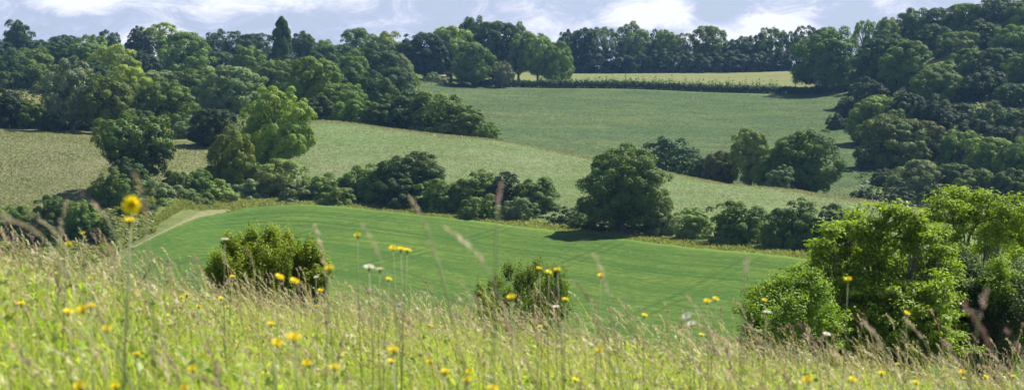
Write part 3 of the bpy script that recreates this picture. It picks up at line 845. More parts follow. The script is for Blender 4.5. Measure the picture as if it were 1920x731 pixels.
understory('undergrowth', 7000, -60, 460, 422, 640, .2, .7, [(.026,.04,.015),(.035,.05,.018)], 37, 'shaded brambles under the left wood')
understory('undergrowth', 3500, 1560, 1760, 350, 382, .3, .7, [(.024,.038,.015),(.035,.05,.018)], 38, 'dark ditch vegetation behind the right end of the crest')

understory('bank_grass', 26000, -60, 290, 225, 322, .25, .6, [(.19,.21,.065),(.15,.19,.05),(.22,.22,.09)], 39, 'rough grass bank left of the crop corner')
M_WOOD = plain_material('weathered_wood', (.12, .10, .08), (.26, .23, .19), 6.0)
def fence():
    x0, y0 = pu(786, 700); x1, y1 = pu(832, 699)
    e = bpy.data.objects.new('wooden_fence', None); col.objects.link(e); e.location = (x0, y0, h1(x0, y0))
    e['label'] = 'short wooden post and rail fence beside the garden bush'; e['category'] = 'fence'
    L = x1 - x0; bx = []
    n = 5
    for i in range(n):
        x = L * i / (n - 1)
        link('post', boxes_mesh('post', [(x, 0, h1(x0 + x, y0) - h1(x0, y0) + .75, .2, .2, 1.8, 0)]), M_WOOD, e)
    for z in (.65, 1.1, 1.5):
        k = boxes_mesh('rail', [(L / 2, -.12, z + (h1(x1, y0) - h1(x0, y0)) / 2, L, .06, .16, 0)])
        link('rail', k, M_WOOD, e)
fence()
for (u, Y, lb, hh) in ((139, 408, 'grey fence post left of the trunk under the silvery tree', 1.5), (171, 407, 'grey fence post, left one of two close together under the olive tree', 1.4),
                   (176, 407, 'grey fence post, right one of two close together under the olive tree', 1.6), (18, 411, 'grey fence post in front of the dark thicket at the left edge', 1.3)):
    x, y = pu(u, Y); g = h1(x, y)
    o = link('fence_post', boxes_mesh('fence_post', [(0, 0, hh / 2, .16, .16, hh + .3, .3), (0, 0, hh + .17, .12, .12, .06, .3)]), M_WOOD)
    o.location = (x, y, g); o.rotation_euler = (.03, .04, 0)
    o['label'] = lb; o['category'] = 'post'; o['group'] = 'fence posts along the rough pasture'
def shed():
    x, y = pu(829, 722); g = h1(x, y)
    e = bpy.data.objects.new('shed', None); col.objects.link(e); e.location = (x, y, g)
    e['label'] = 'small brown roofed shed half hidden by trees behind the wooden fence'; e['category'] = 'shed'
    e.scale = (.62, .62, .62)
    link('wall', boxes_mesh('wall', [(0, 0, 1.3, 4.2, 3.2, 2.6, 0)]), plain_material('shed_boards', (.09, .07, .05), (.16, .12, .09), 3.0), e)
    V = np.array([[-2.4,-1.9,2.55],[2.4,-1.9,2.55],[2.4,1.9,2.55],[-2.4,1.9,2.55],[-2.4,0,4.2],[2.4,0,4.2]])
    f = [0,1,5,4, 2,3,4,5, 3,0,4, 1,2,5, 0,3,2,1]
    link('roof', raw_mesh('roof', V, f, [4,4,3,3,4]), plain_material('brown_roof', (.16, .10, .085), (.24, .16, .14), 2.5), e)
shed()
x, y = pu(1632, 352)
T = Tubes(); T.add([(-.9, 0, .2), (-.3, .1, .35), (.4, .05, .55), (1.0, 0, .8)], [.16, .14, .11, .06], 7)
T.add([(.2, .05, .48), (.5, .3, .8), (.6, .4, 1.1)], [.07, .05, .02], 5)
o = link('fallen_branch', T.mesh('fallen_branch'), plain_material('bleached_wood', (.5, .47, .4), (.68, .65, .58), 3.0))
o.location = (x, y, h1(x, y)); o['label'] = 'pale bleached fallen branch by the shaded ditch'; o['category'] = 'branch'
# ------------------------------------------------------------------ near bushes and trees beyond the brow
def blob_plant(name, label, cat, base, Y, blobs, leaf, n_twig, per, colour, seed, rad=.09, upright=0.0, droop=0.0, stems=1, depth=.8, mat=None, parts=('trunk', 'foliage'), spread=1.0, group=None, plume=.42):
    """limbs run from the base to each bough; twigs radiate in the bough and carry leaf sprays"""
    r = np.random.default_rng(seed)
    bx, by = pu(base, Y); bz = h1(bx, by)
    e = bpy.data.objects.new(name, None); col.objects.link(e); e.location = (bx, by, bz - .1)
    e['label'] = label; e['category'] = cat
    if group: e['group'] = group
    T = Tubes(); Q = []; C = []
    O = np.array([bx, by, bz - .1])
    px = Y / F
    zmin = min(at(b[0], b[1], Y)[2] for b in blobs) - bz
    fork = np.array([0, 0, max(.3, zmin * .55)])
    if stems == 1:
        T.add([(0, 0, 0), fork * .5 + [.04, 0, 0], fork], [rad * 1.4, rad * 1.1, rad], 9)
    hs = [b[0] for b in blobs]
    limbs = []
    for (u, v, rp, *dy) in blobs:
        yy = Y + (dy[0] if dy else r.normal() * depth)
        c = np.array(at(u, v, yy)) - O
        R = max(rp * px - plume * .38, .6 * rp * px)
        s0 = fork * r.uniform(.6, 1.0) if stems == 1 else np.array([r.normal() * .25 * spread, r.normal() * .25, 0])
        if limbs and stems == 1 and r.random() < .8:                      # most boughs leave an older limb
            lb = min(limbs, key=lambda q: np.linalg.norm(q[4] - c)); k0 = r.integers(3, 5)
            if lb[k0][2] < c[2] + .3: s0 = lb[k0]
        mid = s0 + (c - s0) * .5 + np.array([0, 0, -.12 if stems == 1 else .1]) * np.linalg.norm(c - s0) * .5 + r.normal(size=3) * .08
        ts_ = np.linspace(0, 1, 8)[:, None]
        limb = s0 * (1 - ts_)**2 + 2 * mid * ts_ * (1 - ts_) + c * ts_**2 + np.concatenate([np.zeros((1, 3)), r.normal(size=(6, 3)) * .04, np.zeros((1, 3))])
        limbs.append(limb)
        T.add(limb, np.linspace(rad * .42, rad * .12, 8), 6)
        for k in range(int(n_twig * .3 * (rp / 40) ** 1.5) + 3):
            d = unit(rand_dirs(1, r)[0] + np.array([0, 0, .2 + upright * .5]))
            st = limb[r.integers(3, 8)]
            tip = c + d * R * (r.uniform(.35, 1.0) if r.random() < .72 else r.uniform(1.0, 1.35))
            m2 = (st + tip) / 2 + np.array([0, 0, -.06]) * R + r.normal(size=3) * .03
            T.add(np.array([st, m2, tip]), [rad * .15, rad * .1, rad * .045], 4)
            # a plume of leaves round the twig tip, flat in spreading trees and tall in upright bushes
            pr_ = plume * r.uniform(.7, 1.35)
            asp = np.array([1.15 - .5 * upright, 1.15 - .5 * upright, .55 + 1.5 * upright]) * r.uniform(.85, 1.2, 3)
            n = int(per * 4 * r.uniform(.7, 1.3))
            dd = rand_dirs(n, r); rad_ = r.random((n, 1)) ** .5
            pos = tip + dd * rad_ * pr_ * asp + np.array([0, 0, .35 * upright]) * pr_
            D = unit(dd * .8 + r.normal(size=(n, 3)) * .6 + np.array([0, 0, -droop + upright]))
            Nn = unit(dd * .7 + np.array([0, 0, .75 - .4 * upright]) + r.normal(size=(n, 3)) * .45)
            L_ = leaf * r.uniform(.5, 1.35, n)
            Q.append(leaf_quads(pos, Nn, L_, L_ * .5, r, D, .2))
            young = np.clip((pos[:, 2:3] - tip[2]) / (pr_ * 1.2), -1, 1)          # yellower shoot tips; tops lightened, undersides darkened to paint in sunlight
            C.append(np.clip((1 + r.normal() * .12) * (1 + r.normal(size=(n, 1)) * .13) * (1 + np.array([[.22, .16, 0]]) * young), .4, 2))
    link(parts[0], T.mesh(parts[0]), M_BARK, e)
    lf = link(parts[1], quads_mesh(parts[1], np.concatenate(Q), np.concatenate(C)), mat or M_LEAF_NEAR, e)
    lf.color = (*colour, 1)
    return e

blob_plant('maple_tree', 'sunny light green maple with many layered boughs below the pale slope', 'tree', 1655, 60,
  [(1556,432,14),(1602,410,16),(1668,394,14),(1722,416,16),(1522,500,18),(1762,434,18),(1585,425,14),(1545,462,14),(1540,482,32),(1582,460,36),(1618,440,32),(1644,416,32),(1690,418,34),(1716,440,34),(1650,470,46),(1604,512,50),(1692,504,50),(1750,462,36),(1566,500,36),(1500,520,24),(1566,556,56),(1640,556,60),(1720,556,60),(1772,516,44),(1604,618,62),(1690,620,62),(1762,604,54),(1560,620,50),(1720,460,40),(1640,610,60),(1740,640,60),(1580,660,60),(1660,670,70),(1620,560,70),(1700,660,70),(1540,640,50),(1590,560,60,-1.6),(1660,580,60,-1.8),(1720,590,60,-1.6),(1620,640,66,-1.8),(1690,640,66,-1.8),(1750,560,50,-1.2),(1760,640,60,-1.6)],
  .14, 62, 17, (.225,.31,.040), 41, .10, .05, .1, plume=.29)
blob_plant('ash_tree', 'open light green ash at the right edge with bare forked limbs', 'tree', 1832, 68,
  [(1758,384,28),(1788,374,30),(1836,368,20),(1852,396,34),(1892,396,34),(1918,416,34),(1802,408,34),(1850,436,34),(1902,446,30),(1776,428,30),(1936,440,34),(1826,402,26),(1884,424,30),(1746,408,22),(1790,450,30),(1850,470,34),(1905,478,32),(1800,480,28,.8),(1870,440,30)],
  .13, 62, 18, (.24,.325,.040), 42, .09, .05, .1, plume=.32)
blob_plant('sapling', 'low bright leafy sapling left of the sunny maple', 'tree', 1482, 56,
  [(1436,562,36),(1480,540,38),(1418,548,13),(1500,512,15),(1456,528,13),(1535,545,15),(1506,578,42),(1465,586,40),(1425,600,40),(1452,598,40),(1534,604,50),(1420,586,22),(1512,530,26),(1480,610,46),(1430,625,40)],
  .11, 60, 22, (.19,.285,.040), 43, .07, .12, .1, stems=3, plume=.34)
blob_plant('holly_bush', 'dark ivy clad bush below the open ash', 'bush', 1830, 62,
  [(1802,492,28),(1812,530,40),(1834,580,58),(1892,560,48),(1888,515,30),(1906,620,58),(1800,632,58),(1862,642,58),(1925,560,50),(1850,540,40),(1840,560,40,-1.2),(1790,580,50,-1.2),(1880,600,50,-1.4),(1830,640,60,-1.4),(1910,560,40,-1)],
  .10, 76, 28, (.05,.085,.024), 44, .1, .15, .2, stems=3, depth=.6, plume=.4)
blob_plant('sapling', 'bright sunlit shoot rising from the dark ivy clad bush', 'tree', 1872, 61,
  [(1872,505,22),(1866,535,28),(1880,565,30),(1905,530,18)], .10, 60, 24, (.175,.26,.034), 45, .05, .4, 0, stems=2, depth=.3, plume=.26)
blob_plant('bush', 'yellow green bush rising behind the grass at the left of the crop', 'bush', 510, 38,
  [(411,504,22),(435,474,26),(471,466,28),(508,460,26),(544,468,28),(578,482,26),(602,508,20),(409,527,24),(602,534,24),(521,496,44),(458,510,40),(565,522,40),(424,532,34),(499,542,50),(595,542,34),(456,552,50),(547,562,55),(510,522,55),(414,512,26)],
  .06, 110, 22, (.185,.235,.032), 46, .04, .75, 0, plume=.14, stems=4, depth=.4, parts=('branches', 'foliage'))
blob_plant('bush', 'thin upright olive bush rising behind the grass at the centre', 'bush', 980, 40,
  [(903,563,22),(932,545,26),(958,515,16),(990,527,24),(1012,515,20),(1042,523,18),(1056,557,22),(980,555,34),(1030,552,30),(1020,571,34),(940,577,34),(1000,607,50),(1050,597,30),(920,607,34)],
  .045, 100, 18, (.12,.175,.032), 47, .03, 1.0, 0, plume=.11, stems=5, depth=.4, parts=('branches', 'foliage'))
# ------------------------------------------------------------------ the flowering meadow in front
def meadow_points(n, r, y0=1.7, y1=20.0, power=1.0):
    """points over the flowery brow, a wedge wider than the view"""
    Y = y0 + (y1 - y0) * r.random(n) ** power
    X = (r.random(n) * 2 - 1) * (.9 + .33 * Y)
    return X, Y

def strips(name, P, h, w, lean, bend, tint, segs=4, taper=True):
    """bent blades: P base, h height, w width, lean (n,2) tip offset per unit height"""
    n = len(P)
    t = np.linspace(0, 1, segs + 1)
    ang = RNG.random(n) * math.pi
    S = np.stack([np.cos(ang), np.sin(ang), np.zeros(n)], 1)
    C = np.empty((n, segs + 1, 3))
    for k, tk in enumerate(t):
        C[:, k, 0] = P[:, 0] + lean[:, 0] * h * (tk * .5 + tk**2 * bend)
        C[:, k, 1] = P[:, 1] + lean[:, 1] * h * (tk * .5 + tk**2 * bend)
        C[:, k, 2] = P[:, 2] + h * (tk - .32 * bend * tk**3)
    wk = (1 - t**1.6 * .93) if taper else np.ones_like(t)
    V = np.stack([C - S[:, None] * (w[:, None] * wk[None])[:, :, None] * .5, C + S[:, None] * (w[:, None] * wk[None])[:, :, None] * .5], 2)   # n,k,2,3
    base = (np.arange(n) * (segs + 1) * 2)[:, None] + (np.arange(segs) * 2)[None]
    f = np.stack([base, base + 1, base + 3, base + 2], -1)
    T = np.repeat(tint, (segs + 1) * 2, axis=0)
    return raw_mesh(name, V.reshape(-1, 3), f.ravel(), np.full(n * segs, 4), T), C

def pick(cols, n, r, var=.15):
    c = np.array(cols)[r.integers(0, len(cols), n)]
    return np.clip(c * (1 + r.normal(size=(n, 1)) * var), .005, 1)

r = np.random.default_rng(51)
# leafy grass blades
n = 150000
X, Y = meadow_points(n, r, power=.85); Z = H(X, Y)
patch = .5 + .5 * np.sin(X * 1.3 + np.sin(Y * .7) * 1.5) * np.sin(Y * .9 + np.sin(X * .8))
h = r.uniform(.16, .44, n) * (.75 + .4 * patch); w = r.uniform(.003, .0065, n) * (1 + Y * .03)
lean = np.stack([r.normal(size=n) * .35 - .16, r.normal(size=n) * .35], 1)
me, _ = strips('meadow_blades', np.stack([X, Y, Z], 1), h, w, lean, r.uniform(.3, 1.2, n),
    pick([(.34,.42,.06),(.30,.39,.055),(.40,.46,.075),(.44,.47,.12),(.25,.34,.05),(.52,.50,.22),(.36,.42,.08)], n, r, .18))
stuff('meadow_blades', me, M_GRASS, 'dense yellow green grass of the flowery brow in front', 'grass')

# broad low herb leaves
n = 42000
X, Y = meadow_points(n, r, 1.7, 13, .9); hz = r.random(n) ** .8 * .30
pat = np.sin(X * 2.1 + 1) * np.sin(Y * 1.7) > -.2
X, Y, hz = X[pat], Y[pat], hz[pat]; n = len(X)
P = np.stack([X, Y, H(X, Y) + hz + .02], 1)
Nn = unit(np.array([0, 0, .8]) + r.normal(size=(n, 3)) * .55)
L_ = r.uniform(.018, .05, n)
stuff('meadow_herbs', quads_mesh('meadow_herbs', leaf_quads(P, Nn, L_, L_ * r.uniform(.3, .7, n), r, None, .1),
    pick([(.24,.35,.05),(.30,.39,.06),(.21,.32,.05),(.38,.42,.09)], n, r, .18)), M_GRASS, 'low broad leaved herbs among the grass of the brow', 'herbs')

# flowering stems with seed heads
def seed_stems(name, n, y0, y1, power, hlo, hhi, heads, stemcol, headcol, label, headlen, headw, grains, bias=None):
    X, Y = meadow_points(n, r, y0, y1, power)
    k = r.random(n) < .3 + .7 * smooth(3.5, 8.0, Y); X, Y = X[k], Y[k]; n = len(X)
    if bias is not None:
        k = r.random(n) < bias(X, Y); X, Y = X[k], Y[k]; n = len(X)
    P = np.stack([X, Y, H(X, Y)], 1)
    h = r.uniform(hlo, hhi, n) * (.9 + .18 * np.sin(X * 1.7 + Y))
    lean = np.stack([r.normal(size=n) * .22 - .24, r.normal(size=n) * .2], 1)
    me, C = strips(name, P, h, np.full(n, .0021) * (1 + Y * .045), lean, r.uniform(.1, .9, n), pick(stemcol, n, r), 5, False)
    tip, prev = C[:, -1], C[:, -2]
    d = unit(tip - prev)
    g = grains
    t = np.linspace(0, 1, g)
    hl = headlen * r.uniform(.6, 1.3, n)
    pos = tip[:, None] + d[:, None] * (hl[:, None] * t[None])[:, :, None] + np.array([-.25, 0, -.18]) * (hl[:, None] * t[None]**2)[:, :, None]
    side = rand_dirs(n * g, r).reshape(n, g, 3)
    env = np.sin(np.pi * (t * .85 + .12))
    pos = pos + side * (headw * env)[None, :, None] * r.uniform(.3, 1, (n, g, 1))
    D = unit(d[:, None] * 1.1 + side * .6)
    L_ = (hl[:, None] * .26 * np.ones((1, g))).ravel() * r.uniform(.7, 1.3, n * g)
    hc = np.repeat(pick(headcol, n, r), g, axis=0) * r.uniform(.8, 1.2, (n * g, 1))
    Qh = leaf_quads(pos.reshape(-1, 3), rand_dirs(n * g, r), L_, np.maximum(L_ * .26, .0024), r, D.reshape(-1, 3), .1)
    o = stuff(name, me, M_GRASS, label, 'grass')
    hd = link('seed_heads', quads_mesh(name + '_heads', Qh, hc), M_SEED, o); hd['kind'] = 'stuff'
STRAW = [(.36,.33,.15),(.28,.29,.1),(.42,.37,.2),(.24,.27,.08)]
seed_stems('bent_grass', 8000, 2.6, 19, .8, .38, .60, 1, STRAW, [(.60,.55,.35),(.54,.48,.30),(.44,.35,.25),(.68,.63,.43),(.48,.48,.20)], 'thin stemmed grass with pale seed heads all over the brow', .075, .006, 11)
seed_stems('brome_grass', 1400, 3.2, 19, .8, .44, .66, 1, [(.30,.24,.16),(.28,.26,.12)], [(.36,.26,.20),(.42,.32,.24),(.28,.20,.16),(.48,.40,.28)], 'taller brome grass with purplish brown nodding heads on the brow', .10, .011, 14,
           lambda X, Y: np.clip(.55 + .35 * np.sin(X * 1.1 + 2) + .35 * (np.abs(X / Y) > .12), .15, 1))

# single tall stalks that stand clear of the rest
def stalk(u, v, D, length, tilt, headlen, headw, colr, label, seed):
    headw = headw * .6
    rs = np.random.default_rng(seed)
    x, y, z = at(u, v, D)
    stem_top = np.array([x, y, z])
    dirn = unit(np.array([math.sin(math.radians(tilt)), rs.normal() * .1, math.cos(math.radians(tilt))])[None])[0]
    head0 = stem_top - dirn * headlen
    bx = head0[0] - dirn[0] * .35; by = y + .02; g = h1(bx, by)
    e = bpy.data.objects.new('grass_stalk', None); col.objects.link(e); e.location = (bx, by, g)
    e['label'] = label; e['category'] = 'grass stalk'; e['group'] = 'tall single grass stalks'
    O = np.array([bx, by, g])
    ctl = np.array([[0, 0, 0], (head0 - O) * (.15, .3, .62), head0 - O])
    t = np.linspace(0, 1, 9)[:, None]
    pts = ctl[0] * (1-t)**2 + 2 * ctl[1] * t * (1-t) + ctl[2] * t**2
    T = Tubes(); T.add(pts, np.linspace(.0019, .0011, 9), 5)
    k = link('stem', T.mesh('stem'), M_STEM, e)
    g_ = 22
    tt_ = rs.random(g_)[:, None]
    side = rand_dirs(g_, rs)
    env = np.sin(np.pi * (tt_ * .85 + .12))
    pos = (head0 - O) + dirn * headlen * tt_ + side * headw * env * rs.uniform(.2, 1, (g_, 1)) + np.array([math.copysign(.12, tilt), 0, -.1]) * headlen * tt_**2
    Ls = headlen * rs.uniform(.16, .3, g_)
    Q = leaf_quads(pos, rand_dirs(g_, rs), Ls, np.maximum(Ls * .2, .0022), rs, unit(dirn + side * .5), .12)
    link('seed_head', quads_mesh('seed_head', Q, np.clip(np.array(colr) * rs.uniform(.8, 1.25, (g_, 1)), 0, 1)), M_SEED, e)
M_STEM = plain_material('flower_stem', (.16, .2, .06), (.26, .27, .1), 20.0, .7)
PALE, PINK, PURP, STR = (.55,.48,.36), (.66,.52,.48), (.26,.16,.17), (.46,.38,.22)
STALKS = [
 (774,360,3.0,0,-22,.062,.005,PALE,'pale stalk leaning left against the top edge of the green crop'),
 (848,418,2.9,0,-38,.075,.006,PALE,'large pale drooping stalk left of the crop centre'),
 (686,412,3.3,0,-20,.070,.005,PALE,'pale stalk with slim head above the white daisy pair'),
 (808,446,3.8,0,-18,.045,.003,PALE,'thin pale curved stalk between the two largest pale stalks'),
 (598,412,4.2,0,-6,.10,.004,PALE,'faint straight pale stalk just right of the yellow green bush'),
 (263,318,2.2,0,-4,.055,.007,STR,'blurred brown stalk rising above the big yellow flower'),
 (936,336,2.3,0,3,.03,.005,PINK,'blurred pinkish stalk in front of the middle hedge'),
 (150,350,3.0,0,-40,.06,.005,PALE,'curved pale stalk in front of the near left clump'),
 (4,394,2.5,0,-58,.06,.004,PALE,'thick pale bent stalk at the left picture edge'),
 (62,392,3.0,0,-42,.055,.004,PALE,'bent pale stalk second from the left picture edge'),
 (118,372,2.8,0,5,.05,.006,PALE,'blurred brownish stalk before the tallest bush of the near left clump'),
 (1398,470,2.4,0,2,.03,.005,PINK,'blurred pinkish brown stalk over the right part of the crop'),
 (1122,468,3.6,0,-12,.08,.004,PALE,'faint stalk over the crop right of the central bush'),
 (1084,522,4.0,0,-25,.06,.005,PURP,'purplish stalk just right of the central bush'),
 (866,520,4.2,0,-30,.06,.005,PALE,'pale bent stalk just left of the central bush'),
 (1822,562,2.6,0,-24,.075,.009,PURP,'blurred purple brome stalk in front of the dark ivy clad bush'),
 (1846,536,2.5,0,10,.04,.010,PINK,'blurred mauve stalk below the bright sunlit shoot'),
 (1700,590,4.4,0,-34,.07,.005,PALE,'pale arching stalk in front of the right half of the maple'),
 (1770,628,3.8,0,-30,.08,.009,PURP,'brown brome stalk low in front of the maple at the right'),
 (1506,600,4.0,0,-26,.07,.007,PURP,'brown brome stalk in front of the low leafy sapling'),
 (1622,590,3.2,0,-30,.07,.005,PALE,'long pale arching stalk in front of the middle of the maple'),
 (1440,620,4.6,0,-22,.06,.006,PURP,'purplish stalk below the left end of the leafy sapling'),
 (1292,548,4.2,0,-28,.06,.004,PALE,'slender pale stalk above the tilted white daisy'),
 (1895,610,3.4,0,-24,.075,.008,PURP,'brown brome stalk near the right picture edge'),
 (345,520,4.8,0,-20,.06,.005,STR,'straw stalk left of the yellow green bush'),
 (200,440,4.2,0,-14,.07,.005,STR,'straw stalk below the big yellow flower'),
]
for i, s in enumerate(STALKS): stalk(*s, 900 + i)

# ---- flowers
def ray_flower(name, R, n_ray, layers, colr, core, seed, core_r):
    rs = np.random.default_rng(seed); Q = []; C = []
    for k in range(layers):
        rad = R * (1 - .22 * k)
        for i in range(n_ray):
            a = (i + .5 * k + rs.normal() * .15) / n_ray * 2 * math.pi
            d = np.array([math.cos(a), math.sin(a), .12 + .22 * k + rs.normal() * .06])
            s = np.array([-math.sin(a), math.cos(a), 0]); w = R * 2.6 / n_ray
            p0 = d * core_r * .5; p1 = d * rad
            Q.append([p0 - s * w * .3, p0 + s * w * .3, p1 + s * w * .55, p1 - s * w * .55]); C.append(np.array(colr) * rs.uniform(.88, 1.1))
    for i in range(26):
        a = rs.random() * 6.283; q = math.sqrt(rs.random()) * core_r
        p = np.array([math.cos(a) * q, math.sin(a) * q, .16 * R + .05 * R * rs.random()]); e_ = core_r * .3
        Q.append([p + [-e_, 0, 0], p + [0, -e_, 0], p + [e_, 0, .1 * R], p + [0, e_, 0]]); C.append(np.array(core) * rs.uniform(.85, 1.1))
    return quads_mesh(name, np.array(Q), np.clip(np.array(C), 0, 1))
M_CALYX = plain_material('calyx_green', (.07, .10, .03), (.12, .15, .05), 60.0, .7)
ME_YEL = ray_flower('hawkbit_head', .016, 22, 3, (.95,.80,.02), (.90,.66,.012), 61, .0055); ME_YEL.materials.append(M_PETAL)
ME_WHT = ray_flower('daisy_head', .021, 18, 2, (.80,.80,.76), (.75,.5,.03), 62, .006); ME_WHT.materials.append(M_PETAL)
T = Tubes(); T.add([(0,0,-.014),(0,0,-.010),(0,0,-.003),(0,0,.002)], [.0016,.0040,.0052,.0048], 9); ME_CAL = T.mesh('calyx'); ME_CAL.materials.append(M_CALYX)
T = Tubes(); T.add([(.0,0,0),(.025,.01,.3),(.012,.012,.65),(0,0,1)], [.0022,.0019,.0016,.0013], 6); ME_FST = T.mesh('flower_stem'); ME_FST.materials.append(M_STEM)
PR = {}
for key, nm, hm in (('y', 'hawkbit_flower', ME_YEL), ('w', 'daisy_flower', ME_WHT)):
    PR[key] = (nm, hm)
rf = random.Random(9)
def flower(key, u, v, px, label, group, tilt=None, az=None):
    nm, hm = PR[key]
    D = (.029 if key == 'y' else .038) * F / px
    for _ in range(40):                                   # keep the stalk a believable height
        x, y, z = at(u, v, D); g = h1(x, y); hh = z - g
        if hh < .22: D *= .97
        elif hh > .86: D *= 1.03
        else: break
    e = bpy.data.objects.new(nm, None); col.objects.link(e); e.location = (x, y, g)
    e['label'] = label; e['category'] = 'flower'; e['group'] = group
    k = px * D / F / (.034 if key == 'y' else .044)
    s = link('stem', ME_FST, None, e); s.scale = (1, 1, hh - .012 * k); s.rotation_euler = (0, 0, rf.random() * 6)
    t = math.radians(rf.uniform(8, 34) if tilt is None else tilt); a = rf.uniform(-.8, .8) if az is None else az
    hd = link('flower_head', hm, None, e); hd.location = (0, 0, hh); hd.rotation_euler = (t, 0, a); hd.scale = (k, k, k)
    c = link('calyx', ME_CAL, None, hd)
    return e
GY, GWH = 'yellow hawkbits in the meadow', 'white daisies in the meadow'
